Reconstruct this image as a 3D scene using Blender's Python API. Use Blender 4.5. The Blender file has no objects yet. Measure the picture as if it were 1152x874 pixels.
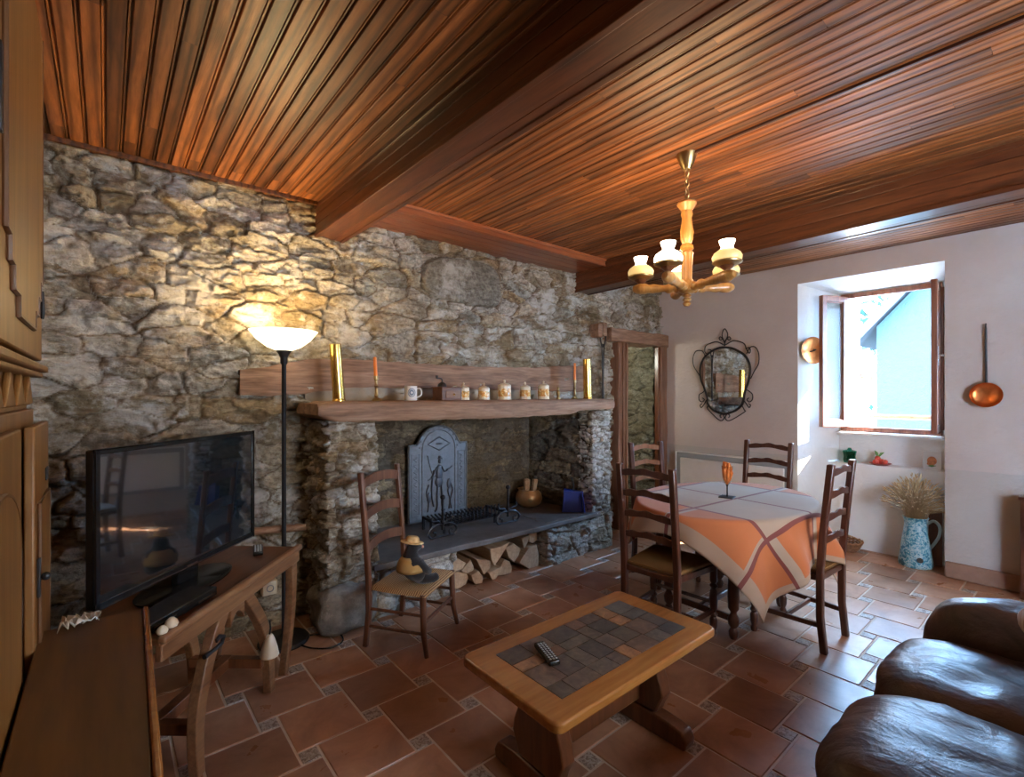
import bpy, math, random
import numpy as np
from mathutils import Vector, Matrix, noise as mnoise
R = math.radians
PI = math.pi
random.seed(7)
SC = bpy.context.scene
COL = SC.collection

# ------------------------------------------------------------------ helpers
class MB:
    """collects shapes into one mesh"""
    def __init__(s):
        s.v = []; s.f = []; s.a = []
    def add(s, vs, fs, att=0.0):
        o = len(s.v); s.v += [tuple(p) for p in vs]
        s.f += [tuple(i + o for i in q) for q in fs]; s.a += [att] * len(fs)
        return s
    def box(s, x0, x1, y0, y1, z0, z1, m=None, att=0.0):
        vs = [Vector((x, y, z)) for z in (z0, z1) for y in (y0, y1) for x in (x0, x1)]
        if m: vs = [m @ p for p in vs]
        return s.add(vs, [(0,2,3,1),(4,5,7,6),(0,1,5,4),(2,6,7,3),(0,4,6,2),(1,3,7,5)], att)
    def bar(s, p, q, w, h, up=(0,0,1)):
        """rectangular bar from p to q, width w across, height h along up"""
        p = Vector(p); q = Vector(q); d = (q - p).normalized()
        x = d.cross(Vector(up)).normalized(); y = x.cross(d)
        vs = []
        for c in (p, q):
            for sx, sy in ((-1,-1),(1,-1),(1,1),(-1,1)):
                vs.append(c + x * (w/2*sx) + y * (h/2*sy))
        return s.add(vs, [(3,2,1,0),(4,5,6,7),(0,1,5,4),(1,2,6,5),(2,3,7,6),(3,0,4,7)])
    def tube(s, pts, r, n=10, closed=False, squash=1.0):
        pts = [Vector(p) for p in pts]
        rs = r if isinstance(r, (list, tuple)) else [r] * len(pts)
        N = len(pts); vs = []; fs = []
        t0 = (pts[1] - pts[0]).normalized()
        ref = Vector((0,0,1)) if abs(t0.z) < .9 else Vector((1,0,0))
        x = t0.cross(ref).normalized()
        for i, p in enumerate(pts):
            if closed: t = (pts[(i+1) % N] - pts[i-1]).normalized()
            elif i == 0: t = t0
            elif i == N-1: t = (pts[-1] - pts[-2]).normalized()
            else: t = (pts[i+1] - pts[i-1]).normalized()
            x = (x - t * x.dot(t)).normalized(); y = t.cross(x)
            for k in range(n):
                a = 2*PI*k/n
                vs.append(p + x * (rs[i]*math.cos(a)) + y * (rs[i]*squash*math.sin(a)))
        for i in range(N if closed else N-1):
            j = (i+1) % N
            for k in range(n):
                l = (k+1) % n
                fs.append((i*n+k, i*n+l, j*n+l, j*n+k))
        if not closed:
            fs.append(tuple(range(n-1, -1, -1))); fs.append(tuple((N-1)*n+k for k in range(n)))
        return s.add(vs, fs)
    def lathe(s, prof, n=24, m=None, att=0.0):
        vs = []; fs = []; N = len(prof)
        for r, z in prof:
            for k in range(n):
                a = 2*PI*k/n; p = Vector((r*math.cos(a), r*math.sin(a), z))
                vs.append(m @ p if m else p)
        for i in range(N-1):
            for k in range(n):
                l = (k+1) % n
                fs.append((i*n+k, i*n+l, (i+1)*n+l, (i+1)*n+k))
        if prof[0][0] > 1e-5: fs.append(tuple(range(n-1, -1, -1)))
        if prof[-1][0] > 1e-5: fs.append(tuple((N-1)*n+k for k in range(n)))
        return s.add(vs, fs, att)
    def prism(s, poly, t0, t1, f):
        """poly: 2-D outline (counter-clockwise); f(a, b, t) -> 3-D point"""
        n = len(poly)
        vs = [f(a, b, t0) for a, b in poly] + [f(a, b, t1) for a, b in poly]
        fs = [tuple(range(n-1, -1, -1)), tuple(range(n, 2*n))]
        fs += [(i, (i+1) % n, n + (i+1) % n, n + i) for i in range(n)]
        return s.add(vs, fs)
    def strip(s, top, bot, th, f):
        """band between two 2-D curves of equal length, thickness th; f(a, b, t)"""
        n = len(top); vs = []
        for t in (0, th):
            vs += [f(a, b, t) for a, b in top] + [f(a, b, t) for a, b in bot]
        fs = []
        for i in range(n-1):
            fs.append((i, i+1, n+i+1, n+i)); fs.append((2*n+i+1, 2*n+i, 3*n+i, 3*n+i+1))
            fs.append((i+1, i, 2*n+i, 2*n+i+1)); fs.append((n+i, n+i+1, 3*n+i+1, 3*n+i))
        fs.append((0, n, 3*n, 2*n)); fs.append((n-1, 3*n-1, 4*n-1, 2*n-1))
        return s.add(vs, fs)
    def ball(s, c, r, n=14, m=None):
        c = Vector(c); rr = (r, r, r) if not isinstance(r, (tuple, list)) else r
        vs = []; fs = []; h = n // 2
        for i in range(h+1):
            th = PI*i/h
            for k in range(n):
                a = 2*PI*k/n
                p = Vector((rr[0]*math.sin(th)*math.cos(a), rr[1]*math.sin(th)*math.sin(a), rr[2]*math.cos(th)))
                vs.append(c + (m @ p if m else p))
        for i in range(h):
            for k in range(n):
                l = (k+1) % n; fs.append((i*n+k, (i+1)*n+k, (i+1)*n+l, i*n+l))
        return s.add(vs, fs)
    def build(s, name, mat, parent=None, smooth=40, bevel=0, seg=2, attr=None, weld=False, loc=None, sub=0, solid=0):
        me = bpy.data.meshes.new(name); me.from_pydata(s.v, [], s.f)
        if attr:
            at = me.attributes.new(attr, 'FLOAT', 'FACE'); at.data.foreach_set('value', s.a)
        me.validate(); 
        import bmesh
        bm = bmesh.new(); bm.from_mesh(me)
        bmesh.ops.remove_doubles(bm, verts=bm.verts, dist=1e-6)
        bmesh.ops.recalc_face_normals(bm, faces=bm.faces)
        bm.to_mesh(me); bm.free()
        if smooth:
            me.polygons.foreach_set('use_smooth', [True]*len(me.polygons))
            me.set_sharp_from_angle(angle=R(smooth))
        me.materials.append(mat)
        o = bpy.data.objects.new(name, me); COL.objects.link(o)
        if parent: o.parent = parent
        if loc: o.location = loc
        if solid:
            m_ = o.modifiers.new('solid', 'SOLIDIFY'); m_.thickness = solid; m_.offset = 0
        if sub:
            m_ = o.modifiers.new('sub', 'SUBSURF'); m_.levels = sub; m_.render_levels = sub
        if bevel:
            b = o.modifiers.new('bevel', 'BEVEL'); b.width = bevel; b.segments = seg; b.limit_method = 'ANGLE'; b.angle_limit = R(35)
            b.harden_normals = False
        return o

def thing(name, label, cat, loc=(0,0,0), rz=0.0, group=None):
    o = bpy.data.objects.new(name, None); COL.objects.link(o)
    o.empty_display_size = .1
    o.location = loc; o.rotation_euler = (0, 0, rz)
    o['label'] = label; o['category'] = cat
    if group: o['group'] = group
    return o
def tag(o, label, cat, group=None, kind=None):
    o['label'] = label; o['category'] = cat
    if group: o['group'] = group
    if kind: o['kind'] = kind
    return o
def struct(o, label=None, cat=None):
    o['kind'] = 'structure'
    if label: o['label'] = label
    if cat: o['category'] = cat
    return o
def copy_tree(o, parent=None):
    c = o.copy(); COL.objects.link(c)
    if parent: c.parent = parent
    for ch in list(o.children): copy_tree(ch, c)
    return c

def smooth_line(p, n=5):
    q = [p[0]]+list(p)+[p[-1]]; out_ = []
    for i in range(1, len(q)-2):
        for k in range(n):
            t_ = k/n; out_.append(tuple(.5*((2*b)+(-a+c)*t_+(2*a-5*b+4*c-d)*t_*t_+(-a+3*b-3*c+d)*t_**3) for a, b, c, d in zip(q[i-1], q[i], q[i+1], q[i+2])))
    return out_+[tuple(p[-1])]

# ------------------------------------------------------------------ materials
class NT:
    def __init__(s, name):
        s.m = bpy.data.materials.new(name); s.m.use_nodes = True
        s.t = s.m.node_tree; s.n = s.t.nodes; s.b = s.n['Principled BSDF']
        s.tc = s.n.new('ShaderNodeTexCoord')
    def link(s, a, b): s.t.links.new(a, b)
    def obj(s, scale=(1,1,1), rot=(0,0,0), src='Object'):
        mp = s.n.new('ShaderNodeMapping'); mp.inputs['Scale'].default_value = scale; mp.inputs['Rotation'].default_value = rot
        s.link(s.tc.outputs[src], mp.inputs['Vector']); return mp.outputs['Vector']
    def noise(s, vec, scale, detail=4, rough=.55, dist=0.0):
        n = s.n.new('ShaderNodeTexNoise'); n.inputs['Scale'].default_value = scale; n.inputs['Detail'].default_value = detail
        n.inputs['Roughness'].default_value = rough; n.inputs['Distortion'].default_value = dist
        s.link(vec, n.inputs['Vector']); return n.outputs['Fac']
    def ramp(s, fac, stops):
        r = s.n.new('ShaderNodeValToRGB'); e = r.color_ramp.elements
        while len(e) < len(stops): e.new(.5)
        for el, (p, c) in zip(e, stops):
            el.position = p; el.color = (*c, 1) if len(c) == 3 else c
        s.link(fac, r.inputs['Fac']); return r.outputs['Color']
    def mix(s, fac, a, b, mode='MIX'):
        m = s.n.new('ShaderNodeMix'); m.data_type = 'RGBA'; m.blend_type = mode
        for inp, v in ((m.inputs[0], fac), (m.inputs[6], a), (m.inputs[7], b)):
            if hasattr(v, 'is_linked'): s.link(v, inp)
            elif isinstance(v, (int, float)): inp.default_value = v
            else: inp.default_value = (*v, 1)
        return m.outputs[2]
    def math(s, op, a, b=None, c=None):
        m = s.n.new('ShaderNodeMath'); m.operation = op
        for i, v in enumerate((a, b, c)):
            if v is None: continue
            if isinstance(v, (int, float)): m.inputs[i].default_value = v
            else: s.link(v, m.inputs[i])
        return m.outputs[0]
    def attr(s, name):
        a = s.n.new('ShaderNodeAttribute'); a.attribute_name = name; return a.outputs['Fac']
    def bump(s, h, strength=.3, dist=.01):
        b = s.n.new('ShaderNodeBump'); b.inputs['Strength'].default_value = strength; b.inputs['Distance'].default_value = dist
        s.link(h, b.inputs['Height']); s.link(b.outputs['Normal'], s.b.inputs['Normal'])
    def set(s, **k):
        for a, v in k.items():
            i = s.b.inputs[{'col':'Base Color','rough':'Roughness','metal':'Metallic','spec':'Specular IOR Level','trans':'Transmission Weight','ior':'IOR','emit':'Emission Color','es':'Emission Strength','coat':'Coat Weight','cr':'Coat Roughness','sheen':'Sheen Weight'}[a]]
            if hasattr(v, 'is_linked'): s.link(v, i)
            elif isinstance(v, (int, float)): i.default_value = v
            else: i.default_value = (*v, 1)
        return s.m

def plain(name, col, rough=.5, metal=0.0, var=.12, scale=14, bump=0.0, **k):
    """a solid colour with a little natural mottling"""
    t = NT(name); v = t.obj(); n = t.noise(v, scale, 4)
    c = t.ramp(n, [(.25, tuple(x*(1-var) for x in col)), (.75, tuple(min(1, x*(1+var)) for x in col))])
    if bump: t.bump(t.noise(v, scale*4, 3), bump, .004)
    return t.set(col=c, rough=rough, metal=metal, **k)

def wood(name, dark, mid, light, axis='x', rough=.35, ring=1.0, attr=None, var=.35, coat=0.0, bump=.12, knots=False, figure=False):
    t = NT(name)
    st = {'x': (1.2, 14, 14), 'y': (14, 1.2, 14), 'z': (14, 14, 1.2)}[axis]
    v0 = t.obj(tuple(s_*ring for s_ in st))
    src = v0
    if attr:   # shift the grain of every board
        a = t.attr(attr); ad = t.n.new('ShaderNodeVectorMath'); ad.operation = 'ADD'
        cx = t.n.new('ShaderNodeCombineXYZ')
        sh = t.math('MULTIPLY', a, 57.0)
        for i in range(3): t.link(sh, cx.inputs[i])
        t.link(v0, ad.inputs[0]); t.link(cx.outputs[0], ad.inputs[1]); src = ad.outputs[0]
    g = t.noise(src, 1.0, 6, .62, .9)
    f = t.noise(src, 5.0, 3, .6)
    c = t.ramp(g, [(.28, dark), (.5, mid), (.72, light)])
    c = t.mix(.35, c, t.ramp(f, [(.3, dark), (.7, light)]))
    if attr:
        k = t.ramp(t.attr(attr), [(0, (1-var,)*3), (.5, (1,1,1)), (1, (1+var,)*3)])
        c = t.mix(1.0, c, k, 'MULTIPLY')
    if figure:   # flame figure of flat-sawn pine
        wv = t.n.new('ShaderNodeTexWave'); wv.wave_type = 'BANDS'; wv.bands_direction = 'X'
        wv.inputs['Scale'].default_value = .55; wv.inputs['Distortion'].default_value = 9; wv.inputs['Detail'].default_value = 3; wv.inputs['Detail Scale'].default_value = .8
        t.link(src, wv.inputs['Vector'])
        c = t.mix(1.0, c, t.ramp(wv.outputs['Fac'], [(.0, (.50,.44,.40)), (.35, (1,1,1)), (1, (1.22,1.20,1.16))]), 'MULTIPLY')
    if knots:
        kv = t.obj({'x': (1.3, 7, 7), 'y': (7, 1.3, 7), 'z': (7, 7, 1.3)}[axis])
        vo = t.n.new('ShaderNodeTexVoronoi'); vo.inputs['Scale'].default_value = 1.0; t.link(kv, vo.inputs['Vector'])
        kf = t.ramp(vo.outputs['Distance'], [(.0, (1,1,1)), (.09, (.85,.85,.85)), (.19, (0,0,0))])
        c = t.mix(t.math('MULTIPLY', kf, .75), c, tuple(x*.35 for x in dark))
    if bump: t.bump(g, bump, .004)
    return t.set(col=c, rough=rough, coat=coat, cr=.12)

M = {}
M['ceiling'] = wood('varnished pine boards', (.050,.015,.005), (.225,.074,.019), (.40,.150,.046), 'y', .46, attr='rnd', var=.5, knots=True, bump=.4, figure=True)
M['beam'] = wood('dark stained beam', (.028,.008,.004), (.090,.026,.009), (.17,.055,.018), 'y', .36, attr='rnd', var=.3, knots=True, coat=.15)
M['soffit'] = wood('red pine cladding', (.12,.03,.012), (.30,.085,.03), (.42,.14,.05), 'x', .32, attr='rnd', var=.3, coat=.3)
M['oldoak'] = wood('weathered oak', (.07,.032,.016), (.27,.145,.080), (.46,.28,.175), 'x', .75, bump=.8)
M['oldoakz'] = wood('weathered oak upright', (.08,.035,.018), (.22,.105,.058), (.34,.18,.11), 'z', .7, bump=.4)
M['armoire'] = wood('golden oak', (.10,.040,.008), (.22,.095,.022), (.31,.145,.040), 'z', .42, ring=.8)
M['armoire_dark'] = wood('dark oak moulding', (.06,.024,.008), (.13,.055,.018), (.2,.09,.03), 'z', .42)  # darker oak tone for the door mouldings
M['chest'] = wood('waxed chestnut', (.06,.022,.005), (.125,.050,.010), (.18,.076,.017), 'y', .45, ring=.5)
M['bench'] = wood('bench oak', (.10,.040,.016), (.25,.118,.050), (.36,.19,.085), 'x', .4)
M['benchtop'] = wood('bench top', (.06,.020,.006), (.13,.046,.013), (.18,.068,.021), 'x', .35)
M['coffee'] = wood('honey oak', (.20,.070,.014), (.37,.145,.030), (.50,.22,.052), 'x', .25, ring=.7, coat=.3)
M['coffee_dark'] = wood('dark honey oak', (.07,.022,.008), (.15,.050,.017), (.23,.082,.03), 'z', .3, coat=.2)
M['chair'] = wood('mahogany stain', (.028,.009,.005), (.075,.024,.013), (.13,.045,.024), 'z', .3, coat=.3)
M['chairpale'] = wood('cherry stain and lit slat tone', (.12,.045,.018), (.24,.095,.04), (.34,.15,.07), 'z', .4)
M['walnut'] = wood('walnut stain', (.055,.020,.010), (.14,.055,.026), (.23,.10,.05), 'z', .38, coat=.1)
M['turned'] = wood('turned oak', (.20,.085,.018), (.42,.20,.05), (.60,.32,.10), 'z', .35, coat=.2)
M['cable'] = plain('brown cable cover', (.05,.014,.008), .35)
M['plaster'] = None
M['black'] = plain('black plastic', (.008,.009,.010), .25, var=.05)
M['blackmat'] = plain('matt black iron', (.012,.012,.014), .5, var=.2, bump=.2)
M['iron'] = plain('wrought iron', (.035,.036,.042), .42, metal=.8, var=.3, bump=.3)
M['brass'] = plain('polished brass', (.80,.50,.12), .18, metal=1.0, var=.12)
M['oldbrass'] = plain('aged brass', (.42,.30,.14), .35, metal=1.0, var=.2)
M['copper'] = plain('copper', (.75,.22,.06), .3, metal=.9, var=.25)
M['silver'] = plain('chrome', (.6,.6,.62), .2, metal=1.0, var=.05)
M['white'] = plain('white enamel', (.78,.78,.76), .35, var=.04)
M['cream'] = plain('cream ceramic', (.72,.62,.46), .3, var=.08)
M['candle'] = plain('orange wax', (.85,.22,.02), .45, var=.05)
M['grey'] = plain('grey metal', (.30,.32,.33), .45, var=.05)
M['leather'] = None
M['rush'] = None
LOGS = [[(1.94, 0.262), (1.959, 0.258), (2.068, 0.184), (2.033, 0.147), (1.945, 0.143)], [(2.018, 0.138), (2.104, 0.205), (2.131, 0.149), (2.134, 0.119), (2.068, 0.105)], [(1.935, 0.133), (1.998, 0.132), (2.078, 0.101), (2.093, 0.066), (2.068, 0.026), (2.018, 0.01), (1.93, 0.013)], [(2.099, 0.09), (2.171, 0.106), (2.213, 0.045), (2.202, 0.005), (2.14, 0.012), (2.114, 0.044)], [(2.155, 0.194), (2.294, 0.15), (2.291, 0.095), (2.229, 0.058)], [(2.283, 0.248), (2.388, 0.243), (2.486, 0.259), (2.388, 0.16), (2.327, 0.108), (2.294, 0.163)], [(2.457, 0.212), (2.544, 0.234), (2.623, 0.173), (2.598, 0.123), (2.55, 0.079), (2.491, 0.129)], [(2.611, 0.266), (2.697, 0.276), (2.684, 0.224), (2.641, 0.173)], [(2.699, 0.286), (2.753, 0.297), (2.794, 0.273), (2.792, 0.213), (2.741, 0.199), (2.699, 0.22)], [(2.572, 0.075), (2.623, 0.127), (2.684, 0.177), (2.773, 0.184), (2.796, 0.09), (2.792, -0.003), (2.684, -0.006)], [(2.36, 0.018), (2.388, 0.072), (2.434, 0.132), (2.491, 0.102), (2.515, 0.043), (2.509, 0.008), (2.434, 0.007)], [(2.267, 0.066), (2.343, 0.074), (2.411, 0.085), (2.343, 0.004), (2.305, -0.014)]]
MIRROR = [(2.518, 1.948), (2.441, 1.934), (2.372, 1.899), (2.302, 1.848), (2.258, 1.765), (2.25, 1.681), (2.266, 1.577), (2.296, 1.493), (2.317, 1.387), (2.333, 1.334), (2.387, 1.283), (2.452, 1.252), (2.518, 1.234), (2.585, 1.248), (2.654, 1.283), (2.701, 1.338), (2.71, 1.406), (2.741, 1.507), (2.78, 1.598), (2.794, 1.689), (2.784, 1.779), (2.741, 1.856), (2.666, 1.912), (2.585, 1.944)]
SCROLLS = [[(2.518, 1.963), (2.524, 2.019), (2.563, 2.066), (2.579, 2.05), (2.563, 2.031), (2.54, 2.042)], [(2.518, 1.963), (2.511, 2.018), (2.473, 2.058), (2.452, 2.038), (2.467, 2.022), (2.489, 2.037)], [(2.518, 1.996), (2.547, 2.086), (2.518, 2.149), (2.484, 2.08), (2.518, 1.996)], [(2.518, 1.97), (2.597, 2.014), (2.666, 2.008), (2.732, 1.98), (2.741, 1.913), (2.689, 1.887), (2.671, 1.93), (2.701, 1.939)], [(2.518, 1.97), (2.43, 2.011), (2.365, 2.001), (2.308, 1.969), (2.287, 1.914), (2.26, 1.871), (2.246, 1.891), (2.26, 1.929), (2.291, 1.919)], [(2.741, 1.874), (2.772, 1.926), (2.845, 1.931), (2.882, 1.865), (2.877, 1.772), (2.821, 1.679), (2.784, 1.621)], [(2.287, 1.862), (2.25, 1.929), (2.199, 1.929), (2.165, 1.864), (2.165, 1.761), (2.209, 1.68), (2.244, 1.608)], [(2.732, 1.496), (2.772, 1.462), (2.809, 1.439), (2.809, 1.382), (2.772, 1.36), (2.748, 1.387), (2.772, 1.405)], [(2.722, 1.383), (2.748, 1.338), (2.784, 1.296), (2.796, 1.325), (2.772, 1.342)], [(2.287, 1.493), (2.25, 1.471), (2.225, 1.44), (2.229, 1.388), (2.26, 1.366), (2.281, 1.391), (2.26, 1.408)], [(2.312, 1.376), (2.287, 1.345), (2.26, 1.308), (2.246, 1.335), (2.266, 1.35)], [(2.703, 1.316), (2.708, 1.282), (2.574, 1.164), (2.524, 1.188), (2.54, 1.231), (2.569, 1.213), (2.556, 1.191)], [(2.333, 1.327), (2.308, 1.281), (2.308, 1.26), (2.462, 1.165), (2.511, 1.189), (2.489, 1.233), (2.462, 1.217), (2.476, 1.194)]]
# special materials -------------------------------------------------
t = NT('rough plaster'); v = t.obj()
n1 = t.noise(v, 1.3, 5, .6); n2 = t.noise(v, 22, 5, .6, .4); n3 = t.noise(v, 5, 3)
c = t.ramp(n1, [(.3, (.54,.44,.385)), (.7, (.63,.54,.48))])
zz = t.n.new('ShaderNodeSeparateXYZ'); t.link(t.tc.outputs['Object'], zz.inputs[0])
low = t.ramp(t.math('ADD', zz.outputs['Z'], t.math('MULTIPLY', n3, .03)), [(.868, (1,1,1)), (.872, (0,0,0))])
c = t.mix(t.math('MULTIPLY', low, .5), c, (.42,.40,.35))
t.bump(t.math('ADD', n2, t.math('MULTIPLY', n3, 1.6)), .5, .012)
M['plaster'] = t.set(col=c, rough=.85)
t = NT('niche limewash'); v = t.obj(); n2 = t.noise(v, 16, 5, .6, .4)
t.bump(n2, .5, .012)
M['lime'] = t.set(col=t.ramp(t.noise(v, 2, 4), [(.3, (.82,.84,.84)), (.7, (.92,.93,.92))]), rough=.8)
t = NT('brown dado paint'); v = t.obj(); t.bump(t.noise(v, 25, 4), .4, .01)
M['dado'] = t.set(col=t.ramp(t.noise(v, 6, 4), [(.3, (.24,.13,.085)), (.7, (.36,.21,.14))]), rough=.8)

def stone_mat(name, cols, mortar, wash=0.0, strength=1.0):
    t = NT(name); v = t.obj()
    sid = t.attr('sid'); mo = t.attr('mortar')
    base = t.ramp(sid, [(i/(len(cols)-1), c) for i, c in enumerate(cols)])
    lay = t.noise(t.obj((5, 5, 17)), 1.0, 7, .68, 1.6)
    base = t.mix(1.0, base, t.ramp(lay, [(.28, (.45,.42,.40)), (.5, (1,1,1)), (.72, (1.45,1.42,1.38))]), 'MULTIPLY')
    sp = t.noise(v, 34, 5, .7)
    base = t.mix(1.0, base, t.ramp(sp, [(.33, (.55,.52,.5)), (.5, (1,1,1)), (.68, (1.4,1.4,1.35))]), 'MULTIPLY')
    big = t.noise(v, 1.1, 3, .6)
    base = t.mix(t.math('MULTIPLY', t.ramp(big, [(.40, (0,0,0)), (.58, (1,1,1))]), .55), base, (.16,.115,.050))
    if wash:
        w = t.ramp(t.noise(v, 3.2, 6, .7), [(.5, (0,0,0)), (.60, (1,1,1))])
        base = t.mix(t.math('MULTIPLY', w, wash), base, (.66,.65,.60))
    mc = t.mix(t.noise(v, 9, 4), mortar, tuple(x*.45 for x in mortar))
    c = t.mix(mo, base, mc)
    t.bump(t.math('ADD', t.math('MULTIPLY', lay, 1.5), sp), .95*strength, .016)
    return t.set(col=c, rough=.85, spec=.3)
M['stone'] = stone_mat('schist rubble', [(.30,.25,.17), (.44,.39,.30), (.20,.165,.11), (.56,.52,.44), (.35,.26,.15), (.50,.47,.41), (.25,.235,.19)], (.19,.125,.068), .6)
M['stone_pale'] = stone_mat('pale schist', [(.44,.42,.37), (.58,.56,.52), (.34,.32,.28), (.50,.46,.37), (.62,.60,.56)], (.16,.12,.08), .4)
M['stone_dark'] = stone_mat('sooty hearth stone', [(.10,.08,.055), (.16,.12,.07), (.22,.17,.10), (.12,.11,.09), (.19,.13,.07)], (.05,.034,.022), .06)
M['stone_green'] = stone_mat('mossy passage stone', [(.17,.17,.12), (.24,.235,.17), (.14,.145,.105), (.28,.27,.20)], (.08,.075,.05), .1)
t = NT('grey boulder'); v = t.obj(); t.bump(t.noise(v, 24, 6, .7), .8, .012)
M['boulder'] = t.set(col=t.ramp(t.noise(v, 12, 6, .7), [(.3, (.13,.12,.10)), (.55, (.24,.215,.175)), (.75, (.40,.37,.31))]), rough=.85)
t = NT('slate slab'); v = t.obj(); t.bump(t.noise(v, 18, 5), .3, .006)
M['slate'] = t.set(col=t.ramp(t.noise(v, 5, 6, .7), [(.3, (.085,.078,.075)), (.7, (.19,.175,.165))]), rough=.48)
# floor
t = NT('terracotta tile'); v = t.obj(); r_ = t.attr('rnd')
c = t.ramp(t.noise(v, 4.5, 5, .65, .6), [(.3, (.29,.135,.070)), (.52, (.41,.205,.112)), (.75, (.52,.285,.170))])
c = t.mix(1.0, c, t.ramp(r_, [(0, (.72,.70,.68)), (.5, (1,1,1)), (1, (1.18,1.14,1.12))]), 'MULTIPLY')
t.bump(t.noise(v, 12, 5), .18, .006)
M['tile'] = t.set(col=c, rough=t.ramp(t.noise(v, 6, 4), [(.3, (.26,)*3), (.7, (.44,)*3)]), spec=.5)
t = NT('patterned inset tile'); v = t.obj((1,1,1))
c = t.ramp(t.noise(v, 60, 3, .6, 1.2), [(.42, (.22,.15,.115)), (.55, (.47,.40,.34))])
M['tileinset'] = t.set(col=c, rough=.55)
M['grout'] = plain('grout', (.62,.50,.40), .8)
# leather
t = NT('brown leather'); v = t.obj(); w = t.noise(v, 7, 5, .6, 1.6); fine = t.noise(v, 120, 3)
t.bump(t.math('ADD', t.math('MULTIPLY', w, .6), t.math('ADD', t.math('MULTIPLY', t.noise(t.obj((11, 4, 6)), 1.0, 3, .5, 1.0), 1.2), t.math('MULTIPLY', fine, .10))), .40, .016)
M['leather'] = t.set(col=t.ramp(w, [(.3, (.040,.022,.015)), (.7, (.085,.050,.036))]), rough=.38, spec=.55)
# rush seat
t = NT('woven rush'); v = t.obj((1,1,1))
wv = t.n.new('ShaderNodeTexWave'); wv.inputs['Scale'].default_value = 24; wv.inputs['Distortion'].default_value = 2.5; t.link(v, wv.inputs['Vector'])
t.bump(wv.outputs['Fac'], .5, .006)
M['rush'] = t.set(col=t.ramp(wv.outputs['Fac'], [(.1, (.24,.12,.04)), (.5, (.50,.30,.12)), (.9, (.66,.43,.20))]), rough=.6)
t = NT('old rush seat'); v = t.obj((1,1,1))
wv = t.n.new('ShaderNodeTexWave'); wv.inputs['Scale'].default_value = 38; wv.inputs['Distortion'].default_value = 1.5; t.link(v, wv.inputs['Vector'])
t.bump(wv.outputs['Fac'], .5, .006)
M['rush2'] = t.set(col=t.ramp(wv.outputs['Fac'], [(.2, (.16,.075,.02)), (.8, (.34,.18,.05))]), rough=.55)
# TV screen
M['screen'] = plain('glass screen', (.006,.012,.018), .10, var=.05, spec=1.0, coat=1.0); M['screen'].node_tree.nodes['Principled BSDF'].inputs['Coat IOR'].default_value = 2.1
# glass
def glass(name, col=(1,1,1), rough=.0):
    m = bpy.data.materials.new(name); m.use_nodes = True; nt = m.node_tree; n = nt.nodes; n.clear()
    o = n.new('ShaderNodeOutputMaterial'); tr = n.new('ShaderNodeBsdfTransparent'); gl = n.new('ShaderNodeBsdfGlossy')
    tr.inputs[0].default_value = (*col, 1); gl.inputs['Roughness'].default_value = rough
    lw = n.new('ShaderNodeLayerWeight'); lw.inputs[0].default_value = .5; pw = n.new('ShaderNodeMath'); pw.operation = 'POWER'; pw.inputs[1].default_value = 5; fr = n.new('ShaderNodeMath'); fr.operation = 'MULTIPLY_ADD'; fr.inputs[1].default_value = .85; fr.inputs[2].default_value = .04; mx = n.new('ShaderNodeMixShader')
    nt.links.new(lw.outputs['Facing'], pw.inputs[0]); nt.links.new(pw.outputs[0], fr.inputs[0]); nt.links.new(fr.outputs[0], mx.inputs[0]); nt.links.new(tr.outputs[0], mx.inputs[1]); nt.links.new(gl.outputs[0], mx.inputs[2])
    nt.links.new(mx.outputs[0], o.inputs[0]); return m
M['pane'] = glass('window pane', (.93,.97,.97))
M['greenglass'] = glass('green glass', (.10,.55,.42), .05)
M['clearglass'] = glass('clear glass', (.92,.88,.82))
def glow(name, col, s, base=(.9,.9,.85)):
    t = NT(name); return t.set(col=base, emit=col, es=s, rough=.4)
M['torch'] = glow('lit opal bowl', (1,.84,.50), 1.1)
M['opal'] = glow('lit opal chimney', (1,.88,.66), 2.6)
M['globe'] = glow('cream glass globe', (.90,.62,.24), .26, (.55,.42,.20))
M['mirror'] = NT('mirror').set(col=(.85,.87,.87), metal=1.0, rough=.02)
# coffee table slate tiles
t = NT('multicolour slate tiles'); v = t.obj(); r_ = t.attr('rnd')
base = t.ramp(r_, [(0, (.05,.048,.042)), (.2, (.115,.085,.055)), (.4, (.075,.07,.06)), (.6, (.165,.085,.045)), (.75, (.10,.095,.08)), (.9, (.14,.10,.065)), (1, (.36,.16,.05))])
c = t.mix(1.0, base, t.ramp(t.noise(v, 22, 6, .7, .8), [(.3, (.5,.5,.5)), (.5, (1,1,1)), (.75, (1.8,1.7,1.6))]), 'MULTIPLY')
t.bump(t.noise(v, 30, 5), .4, .004)
M['slatetile'] = t.set(col=c, rough=.42)
# blue-white glazed jug
t = NT('speckled blue glaze'); v = t.obj((1,1,1))
c = t.ramp(t.noise(v, 34, 4, .6, .8), [(.38, (.03,.16,.26)), (.47, (.08,.34,.42)), (.53, (.55,.66,.66)), (.62, (.12,.36,.46))])
M['jug'] = t.set(col=c, rough=.3)
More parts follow.
